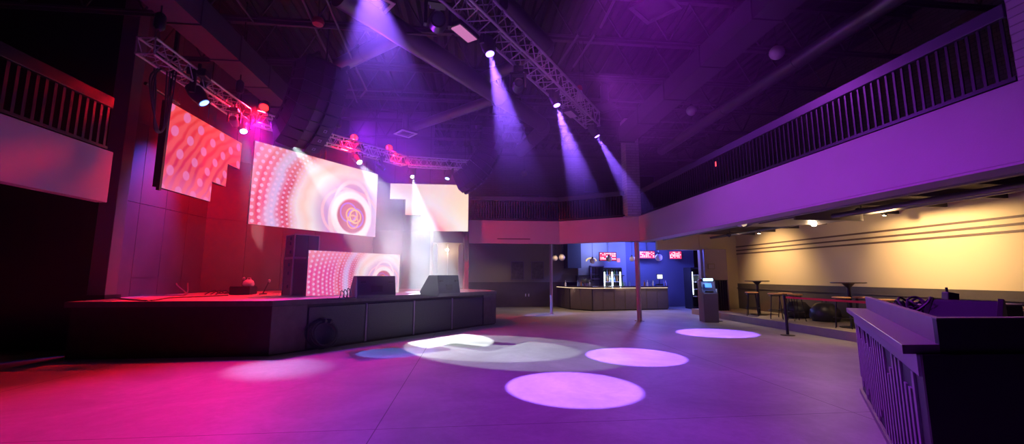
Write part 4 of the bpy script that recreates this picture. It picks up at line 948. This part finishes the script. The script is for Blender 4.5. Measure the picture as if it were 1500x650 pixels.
def cooler(px, py, w_, h, label, s=6.0, y=20.7):
    q = P(px, py, Y=y); zb_ = .9; q.z = 0; t = thing('drinks_cooler', label, 'fridge', q)
    mb = MB(); mb.box((0, .35, 1.0), (w_, .06, 2.0)); mb.box((-w_ / 2, 0, 1.0), (.05, .7, 2.0)); mb.box((w_ / 2, 0, 1.0), (.05, .7, 2.0)); mb.box((0, 0, 1.98), (w_, .7, .08)); mb.box((0, 0, .05), (w_, .7, .1)); mb.build('cabinet', M_blk, t)
    [MB().box((0, 0.02, z_), (w_ - .06, .6, .02)).build('shelf', M_white, t) for z_ in (.6, .95, 1.3, 1.65)]
    for k in (-1, 0, 1) if w_ > .8 else (-1, 1): MB().box((k * (w_ / 2 - .06), -.3, 1.25), (.06, .03, 1.1)).build('light_tube', emis('cooler_white', (.75, .88, 1.0), s), t)
    l2 = lamp('cooler_light', 'POINT', (0, -.1, 1.5), (.7, .85, 1), 12, radius=.1); l2.parent = t
    return t
tc_ = cooler(894, 405, .95, 1.9, 'bright white lit drinks cooler behind the bar')
cooler(1016, 407, .6, 1.9, 'narrow blue white lit cooler at the far right of the bar', 4.0, 19.6)
# bottles in the coolers and on the back bar
bm_ = None; cols = [mat('bottle_blue', (.15, .25, .6), .2), mat('bottle_green', (.1, .35, .15), .2), mat('bottle_clear', (.6, .65, .7), .15), mat('bottle_brown', (.3, .12, .05), .2)]
def bottle_mesh(m_):
    o = MB().lathe([(.036, 0), (.038, .02), (.038, .15), (.015, .20), (.013, .26), (.016, .265), (.014, .28)], n=10).build('bottle', m_, smooth=True); return o
protos = []
def bottle(loc, m_i, label, group):
    if m_i < len(protos) and protos[m_i] is not None: o = protos[m_i].copy(); C.objects.link(o)
    else:
        while len(protos) <= m_i: protos.append(None)
        o = bottle_mesh(cols[m_i]); protos[m_i] = o
    o.location = loc; tag(o, label, 'bottle', group)
for j, z_ in enumerate((1.31, 1.66)):
    for i in range(6): bottle((tc_.location.x - .33 + .13 * i, tc_.location.y - .1, z_), (i * 3 + j) % 4, 'bottle on a shelf of the bright drinks cooler', 'bottles in the bright cooler')
# shelf line on pale wall
t = thing('back_bar_shelf', 'thin dark wall shelf behind the bar right of the cooler', 'shelf', (6.7, 21.1, 1.62))
MB().box((0, 0, 0), (2.6, .25, .04)).build('board', M_blk, t); 
for k in (-1, -.3, .4, 1): MB().box((k * 1.2, .03, -.14), (.05, .2, .25)).build('bracket', M_blk, t)
# things on the counter: register, taps, glasses
q = P(967, 405, Y=20.3); t = thing('cash_register', 'cash register with small bright screen at the right of the bar', 'register', (q.x, q.y, 1.12))
MB().box((0, .1, .04), (.4, .36, .08)).build('base', M_blk, t); MB().tube([(0, .12, .06), (0, .1, .3)], .02, 8).build('stand', M_blk, t); h_ = MB().box((0, .06, q.z - 1.12), (.32, .04, .26)).build('monitor', M_blk, t); MB().box((0, .035, q.z - 1.12), (.26, .01, .2)).build('screen', emis('reg', (.85, .9, 1), 2.5), h_)
for i in range(16):
    px = (846, 852, 858, 863, 913, 918, 922, 945, 951, 956, 958, 961, 972, 975, 978, 828)[i]; q = P(px, 416, Y=front[2].y + .4)
    bottle((q.x, front[2].y + .35 + .12 * (i % 3), 1.121), (i * 7 + i // 3) % 4, 'bottle on the dark bar counter among its row', 'bottles on the bar counter')
q = P(858, 412, Y=front[2].y + .3); t = thing('potted_plant', 'dim purple grey plant standing at the left of the bar counter', 'plant', (q.x, front[2].y + .4, 1.12))
MB().lathe([(.07, 0), (.10, .14), (.09, .14)], n=14).build('pot', M_grey, t, smooth=True)
mb = MB(); random.seed(3)
for i in range(34):
    a = random.uniform(0, 2 * PI); l = random.uniform(.18, .42); el = random.uniform(.3, 1.3); dr = Vector((math.cos(a) * math.cos(el), math.sin(a) * math.cos(el), math.sin(el))); sd = Vector((-dr.y, dr.x, 0)).normalized() * .03
    b0_ = Vector((0, 0, .12)); mb.add([b0_, b0_ + dr * l * .5 + sd, b0_ + dr * l - Vector((0, 0, .05)), b0_ + dr * l * .5 - sd], [(0, 1, 2, 3)])
mb.build('foliage', mat('leaf', (.16, .2, .12), .5), t)

# door panel, dark curtain, atm
q0_ = P(1033, 459, Z=.0); pz = 16.6
xa = P(1033, 420, Y=pz).x; xb = P(1066, 420, Y=pz).x
t = thing('grey_partition', 'tall grey purple partition panel behind the cash machine', 'partition', ((xa + xb) / 2, pz, 0))
MB().box((0, 0, 1.37), (xb - xa, .12, 2.74)).build('panel', M_grey, t, bevel=.01); MB().box((-.22, -.07, 2.0), (.3, .02, .24)).build('notice', M_wains, t); MB().box((-.22, -.083, 2.0), (.25, .01, .19)).build('notice_face', M_grey, t)
xa = P(1056, 440, Y=15.6).x; t = thing('black_curtain', 'narrow black curtain hanging between partition and platform', 'curtain', (xa + .25, 15.9, .0))
pts_ = [(-.25 + .5 * k / 24, .05 * math.sin(k * 1.3)) for k in range(25)]
MB().prism(pts_ + [(x, y + .03) for x, y in reversed(pts_)], .01, 1.42).build('cloth', M_blk, t, smooth=True); MB().tube([(-.28, 0, 1.43), (.28, 0, 1.43)], .015, 8).build('rail', M_blkm, t)
q = P(1039, 471, Z=0)
t = thing('cash_machine', 'tall grey cash machine with glowing blue white screen', 'cash machine', q, R(-12))
Mx = Matrix(((0, 0, 1, 0), (1, 0, 0, 0), (0, 1, 0, 0), (0, 0, 0, 1)))
MB().prism([(-.28, 0), (.3, 0), (.3, 1.46), (.02, 1.5), (-.06, 1.40), (-.12, 1.12), (-.30, 1.0)], -.24, .24, Mx).build('body', mat('atm_grey', (.12, .10, .14), .4), t, bevel=.02)
MB().box((-.02, -.17, 1.27), (.22, .02, .15), rx=-.35).build('screen', emis('atm_screen', (.05, .22, 1.0), 2), t)
h_ = MB().box((-.02, -.10, 1.47), (.36, .16, .11)).build('topper', M_blk, t, bevel=.01); MB().box((-.02, -.185, 1.47), (.32, .012, .08)).build('lit_sign', emis('atm_top', (.35, .6, 1.0), 7), h_)
MB().box((-.02, -.24, 1.06), (.26, .10, .03), rx=-.2).build('keypad', M_blkm, t); MB().box((.235, -.2, .9), (.03, .05, .5)).build('edge_trim', M_white, t)
l_ = lamp('atm_light', 'POINT', (0, -.35, 1.45), (.2, .4, 1), 8, radius=.08); l_.parent = t

# ================================================================== PLATFORM FURNITURE
PZ = .22
def high_table(q, label):
    t = thing('high_table', label, 'table', q)
    MB().lathe([(.38, 0), (.40, .015), (.40, .03), (.38, .035)], c=(0, 0, 1.18), n=32).build('table_top', M_table, t, smooth=True)
    MB().tube([(0, 0, .03), (0, 0, 1.15)], .045, 14).build('pedestal', M_blkm, t, smooth=True)
    MB().lathe([(.045, 1.06), (.14, 1.17), (.15, 1.18)], n=16).build('top_flange', M_blkm, t, smooth=True)
    MB().lathe([(.28, 0), (.28, .015), (.05, .04)], n=24).build('base', M_blkm, t, smooth=True)
high_table((P(1129, 440, X=10.35).x, 14.1, PZ), 'far round high table, left of the near one against the cream wall')
high_table((10.25, 10.35, PZ), 'near round high table, right one against the cream wall')
def make_stool():
    t = thing('bar_stool', 'x', 'stool', (0, 0, 0), 0, 'stools with wooden seats on the raised platform')
    MB().lathe([(.16, 0), (.205, .008), (.21, .025), (.20, .04), (.16, .045)], c=(0, 0, .78), n=24).build('seat', M_seat, t, smooth=True)
    for a in range(4):
        c, s = math.cos(PI / 4 + a * PI / 2), math.sin(PI / 4 + a * PI / 2); MB().tube([(c * .15, s * .15, .79), (c * .24, s * .24, 0)], .013, 8).build('leg', M_blkm, t)
    mb = MB(); mb.tube([(.213 * math.cos(k * PI / 12), .213 * math.sin(k * PI / 12), .27) for k in range(24)], .009, 6, closed=True); mb.build('foot_ring', M_blkm, t)
    mb = MB(); mb.tube([(.165 * math.cos(k * PI / 12), .165 * math.sin(k * PI / 12), .74) for k in range(24)], .009, 6, closed=True); mb.build('seat_ring', M_blkm, t)
    return t
proto = make_stool()
spots = [((1101, 428), 'wooden seat bar stool farthest left, nearest the cash machine', 9.85), ((1135, 428), 'second bar stool from the left, before the far high table pedestal', 9.9), ((1164, 429), 'bar stool just right of the near stanchion post top', 10.1),
         ((1232, 433.5), 'bar stool just left of the booth corner', 9.95), ((1262, 430), 'bar stool behind the far corner of the booth', 10.6), ((1298, 435.5), 'bar stool right of the near high table pedestal, seat above the booth ledge', 9.95), ((1339, 437.5), 'bar stool seat seen directly above the booth cables', 9.7), ((1502, 447), 'bar stool cut by the right edge of the photo', 9.75), ((1150, 430), 'bar stool partly hidden behind the near stanchion post', 10.5)]
for i, (pp, lb, X_) in enumerate(spots):
    o = proto if i == 0 else copy_tree(proto); zt = PZ + .825
    q = P(*pp, X=X_); yy = max(3.0, min(15.5, X_ / max(.01, ray(*pp).x) * ray(*pp).y)); o.location = (X_, yy, PZ); o['label'] = lb; o.rotation_euler = (0, 0, random.uniform(0, 1.5))
# second row of stools / small white dishes on near table: draped bags
def bag(q, s, lb):
    t = thing('duffel_bag', lb, 'bag', q)
    MB().lathe([(.02, 0), (.30 * s, .02), (.36 * s, .12 * s), (.33 * s, .30 * s), (.20 * s, .46 * s), (.03, .50 * s)], n=18).build('body', M_blk, t, smooth=True)
    MB().tube([(-.1, 0, .42 * s), (-.05, 0, .56 * s), (.06, 0, .56 * s), (.1, 0, .42 * s)], .012, 6).build('strap', M_cable, t)
bag((10.9, 13.0, PZ), 1.15, 'left of two black bags slumped against the wainscot')
bag((10.9, 11.9, PZ), 1.15, 'right of two black bags slumped against the wainscot')
# stanchions with belts
def stanchion(q, lb):
    t = thing('stanchion_post', lb, 'stanchion', (q.x, q.y, 0))
    MB().lathe([(.17, 0), (.17, .015), (.05, .03)], n=24).build('base', M_blkm, t, smooth=True); MB().tube([(0, 0, .02), (0, 0, 1.0)], .036, 14).build('post', M_blkm, t, smooth=True); MB().lathe([(.036, .95), (.045, .96), (.045, 1.06), (.03, 1.08)], n=16).build('belt_head', M_blk, t, smooth=True)
    return t
s1_ = P(1154, 491, Z=0); s2_ = P(1051, 470, Z=0)
stanchion(s1_, 'black belt barrier post on the floor before the platform'); stanchion(s2_, 'black belt barrier post beside the cash machine')
s3_ = Vector((8.75, 7.3, 0)); stanchion(s3_, 'black belt barrier post hidden behind the booth end')
mb = MB(o=(s1_.x, s1_.y, 1.0)); mb.beam((s1_.x, s1_.y, 1.02), (s3_.x, s3_.y, 1.02), .006, .05); tag(mb.build('barrier_belt', M_red), 'long red belt running from the near barrier post', 'belt')
mb = MB(o=(s2_.x, s2_.y, 1.0)); mb.beam((s2_.x, s2_.y, 1.02), (s2_.x + .55, s2_.y + .8, 1.02), .006, .05); tag(mb.build('barrier_belt', M_red), 'short red belt beside the cash machine', 'belt')

# ================================================================== BOOTH
SH = 1.15; LH = 1.315
fA = P(1239.5, 450.6, Z=SH); fB = P(1321, 504.7, Z=SH); print('BOOTH', fA, fB)
kA = P(1250.6, 566, Z=0); kB = fB + (kA - Vector((fA.x, fA.y, 0))) ; kB = Vector((fB.x + .03, fB.y + .02, 0)); print(kA, kB)
dv3 = Vector((fB.x - fA.x, fB.y - fA.y, 0)); LB = dv3.length; db = dv3.normalized(); nb = Vector((db.y, -db.x, 0))
if nb.dot(Vector((-1, 0, 0))) < 0: nb = -nb
angb = math.atan2(db.y, db.x); F0 = Vector((fA.x, fA.y, 0)); IN = -nb
bo = thing('mixing_booth', 'dark wooden sound booth with slatted front at the right edge', 'booth', (fB.x, fB.y, 0)); ob = (fB.x, fB.y, 0)
RXT = 9.0
E0 = F0 + IN * .09; E1 = Vector((fB.x, fB.y, 0)) + IN * .09 - db * .05
near_dir = Vector((1, -.06, 0)).normalized()
mb = MB(o=ob); pl = [E0, E1, E1 + near_dir * 3.0, E1 + near_dir * 3.0 + Vector((0, .10, 0)), E1 + Vector((.14, .10, 0)), E0 + IN * .1 + db * .12, ]
mb.prism([(p.x, p.y) for p in pl], 0.0, SH - .06); mb.build('body', M_boothdark, bo)
mb = MB(o=ob); mb.beam(E0 - IN * .008 + Vector((0, 0, SH - .13)), E1 - IN * .008 + Vector((0, 0, SH - .13)), .02, .14); mb.build('top_board', M_boothslat, bo)
mb = MB(o=ob); pn = [E1 + Vector((.0, -.012, 0)), E1 + near_dir * 3.0 + Vector((0, -.012, 0)), E1 + near_dir * 3.0, E1]; mb.prism([(p.x, p.y) for p in pn], 0, SH - .06); mb.build('end_panel', M_boothdark, bo)
SW = .22
inn0 = F0 + IN * SW + db * .0; inn1 = Vector((fB.x + .26, fB.y - .015, 0))
mb = MB(o=ob); mb.prism([(p.x, p.y) for p in (F0, Vector((fB.x, fB.y, 0)), inn1, inn0)], SH - .06, SH); mb.build('shelf_top', M_boothtop, bo, bevel=.004)
# upper ledge wall
th_ = .05
u1 = inn1; u0 = inn0 + IN * .0
# direction parallel to front
mb = MB(o=ob); mb.prism([(p.x, p.y) for p in (u0, u1, u1 + Vector((.09, .03, 0)), u0 + IN * th_)], SH - .06, LH); mb.build('ledge_wall', M_boothtop, bo, bevel=.003)
mb = MB(o=ob); mb.prism([(p.x, p.y) for p in (u1, u1 + near_dir * 3, u1 + near_dir * 3 + Vector((0, .05, 0)), u1 + Vector((0.03, .05, 0)))], 0.9, LH); mb.build('near_wall', M_boothdark, bo, bevel=.003)
mb = MB(o=ob); mb.prism([(p.x, p.y) for p in (u1 + Vector((-.003, -.004, 0)), u1 + near_dir * 3, u1 + near_dir * 3 + Vector((0, .055, 0)), u1 + Vector((0.03, .055, 0)))], LH, LH + .008); mb.build('edge_strip', M_boothtop, bo)
# kick strip
mb = MB(o=ob); mb.beam(E0 + nb * .02 + Vector((0, 0, .03)), E1 + nb * .02 + Vector((0, 0, .03)), .03, .06); mb.build('kick_strip', M_boothtop, bo)
# slats
random.seed(11); ns = 23
for i in range(ns):
    s_ = LB * (i + .6) / (ns + 1.6); h = random.choice((.72, .80, .88, .94, .98, 1.02)); z0 = random.choice((.06, .06, .06, .14, .24))
    p = F0 + db * (s_ + .02) + IN * .083
    MB(o=ob).box(p + Vector((0, 0, (z0 + h) / 2)), (.070, .018, h - z0), rz=angb).build('slat', M_boothslat, bo, bevel=.003)
# interior desk
desk_c = E1.lerp(E0, .45) + IN * .75
mb = MB(o=ob); dpl = [E0 + IN * .18, u1 + IN * .10 + Vector((.05, .1, 0)), u1 + Vector((2.6, .1, 0)), Vector((6.4, 4.0, 0)), ]; mb.prism([(p.x, p.y) for p in dpl], .86, .90); mb.build('desk', M_boothdark, bo)
# covered console
cA = P(1362, 441, Z=1.30); 
def zline(px, py, z): return P(px, py, Z=z)
c1 = zline(1362, 443, 1.36); c2 = zline(1462, 449, 1.36)
ca = Vector((P(1362, 450, Y=3.75).x, 3.75, 0)); cb = Vector((P(1466, 450, Y=3.35).x, 3.35, 0)); mid_ = (ca + cb) / 2; al = math.atan2((cb - ca).y, (cb - ca).x); Lc = (cb - ca).length
t = thing('mixing_console', 'mixing console under a black cover inside the booth', 'mixing console', (mid_.x, mid_.y, .95), al)
MB(o=(0, 0, 0)).box((0, 0, -.03), (Lc * .8, .5, .05)).build('foot_rail', M_blkm, t)
Mx = Matrix(((0, 0, 1, 0), (1, 0, 0, 0), (0, 1, 0, 0), (0, 0, 0, 1)))
MB().prism([(-.50, 0), (-.52, .12), (-.40, .20), (.05, .40), (.12, .42), (.16, .38), (.16, 0)], -Lc / 2, Lc / 2, Mx).build('cover', M_cover, t, bevel=.02, seg=3)
for k in (-1, 1): MB().prism([(-.52, -.0), (-.54, .13), (.10, .44), (.18, .42), (.18, 0)], k * Lc / 2 - .02, k * Lc / 2 + .02, Mx).build('side_cheek', M_blkm, t, bevel=.006)
# tablet on gooseneck
q = P(1322, 452, Y=4.1); q.z = max(q.z, 1.2)
t = thing('tablet', 'small tilted tablet clamped on the booth ledge', 'tablet', q, R(60)); MB().box((0, 0, .02), (.20, .015, .15), rx=-.3).build('body', M_blkm, t, bevel=.005); MB().box((0, -.010, .02), (.18, .004, .13), rx=-.3).build('screen', M_cover, t); MB().tube([(0, .01, -.05), (0.02, .0, -.25)], .01, 8).build('stem', M_blkm, t)
# cable tangle
random.seed(5)
for i in range(7):
    c = Vector((P(1342, 452, Y=3.9).x + random.uniform(-.12, .16), 3.9 + random.uniform(-.15, .15), 1.20)); pts = [c + Vector((.09 * math.cos(a) * random.uniform(.6, 1.3), .09 * math.sin(a), .07 * math.sin(a * 1.5 + i) + .02 * i)) for a in [k * .9 for k in range(9)]]
    cable('black cable tangled beside the console, %s loop' % ('lowest', 'second', 'third', 'fourth', 'fifth', 'sixth', 'top')[i], pts, .011)
t = thing('cable_box', 'low black stage box under the tangled cables in the booth', 'box', (P(1342, 452, Y=3.9).x, 3.9, .90)); MB().box((0, 0, .12), (.34, .3, .24)).build('body', M_blk, t, bevel=.01); MB().box((0, -.155, .12), (.28, .01, .16)).build('socket_panel', M_grey, t)
# talkback handset standing behind the console
q = P(1393, 444, Y=4.5); t = thing('radio_handset', 'dark handset with stub antenna standing behind the console', 'radio', (q.x, 4.5, q.z - .03)); MB().box((0, 0, .06), (.15, .08, .20), ry=.12).build('body', M_blkm, t, bevel=.01); MB().tube([(-.03, 0, .15), (-.035, 0, .22)], .012, 8).build('antenna', M_blk, t)
t = thing('rack_shelf', 'black equipment rack standing behind the handset in the booth', 'rack', (q.x + .25, 4.62, .0)); MB().box((0, 0, .62), (1.3, .36, 1.24)).build('cabinet', M_blk, t, bevel=.01); MB().box((0, 0, 1.25), (1.34, .40, .02)).build('top', M_boothtop, t)

# left dark void: brown wall piece & crowd barrier
struct(MB().span(-12.4, -9.9, 9.0, 9.1, .0, 2.9).build('wall_under_balcony_left', mat('brown_wall', (.12, .09, .07), .7)))
lamp('corridor_lamp', 'POINT', (-11.0, 8.0, 2.5), (1, .6, .5), 1.6, radius=.1)
t = thing('crowd_barrier', 'dark upright bar barrier at the far left under the balcony', 'barrier', (-9.8, 8.2, 0))
MB().box((0, 0, 1.1), (2.6, .05, .05)).build('top_rail', M_rail, t); MB().box((0, 0, .12), (2.6, .05, .05)).build('bottom_rail', M_rail, t)
for i in range(15): MB().box((-1.28 + i * 2.56 / 14, 0, .6), (.03, .03, 1.0)).build('bar', M_rail, t)

# ================================================================== HAZE
hz = MB().span(-8.1, 6.0, 2.5, 15.7, 1.15, 7.2)
hm = bpy.data.materials.new('haze'); hm.use_nodes = True; g = NG(hm); g.N.remove(g.N['Principled BSDF'])
tc = g.N.new('ShaderNodeTexCoord'); sp = g.N.new('ShaderNodeSeparateXYZ'); g.L.new(tc.outputs['Object'], sp.inputs[0])
def cloud(c, rad_, pk):
    q = [g.m('POWER', g.m('DIVIDE', g.m('SUBTRACT', sp.outputs[i], c[i]), rad_[i]), 2.0) for i in range(3)]
    return g.m('MULTIPLY', g.m('EXPONENT', g.m('MULTIPLY', g.m('ADD', g.m('ADD', q[0], q[1]), q[2]), -1.0)), pk)
nz = g.N.new('ShaderNodeTexNoise'); nz.inputs['Scale'].default_value = 0.55; nz.inputs['Detail'].default_value = 3; g.L.new(tc.outputs['Object'], nz.inputs['Vector'])
dn_ = g.m('ADD', cloud((1.6, 9.3, 4.9), (3.6, 4.6, 0.95), 0.075), g.m('MULTIPLY', cloud((-1.9, 11.6, 2.4), (1.6, 2.1, 2.2), 0.30), g.sm(nz.outputs['Fac'], .30, .70)))
dn_ = g.m('ADD', g.m('ADD', dn_, cloud((-5.0, 10.6, 3.9), (.9, 1.3, 1.7), 0.035)), 0.0010)
v = g.N.new('ShaderNodeVolumeScatter'); g.put(v.inputs['Density'], dn_); v.inputs['Anisotropy'].default_value = 0.2; v.inputs['Color'].default_value = (1, 1, 1, 1)
g.L.new(v.outputs[0], g.N['Material Output'].inputs['Volume'])
h_ = hz.build('haze', hm); h_['kind'] = 'stuff'; tag(h_, 'thin stage haze filling the hall and showing the light beams', 'haze')
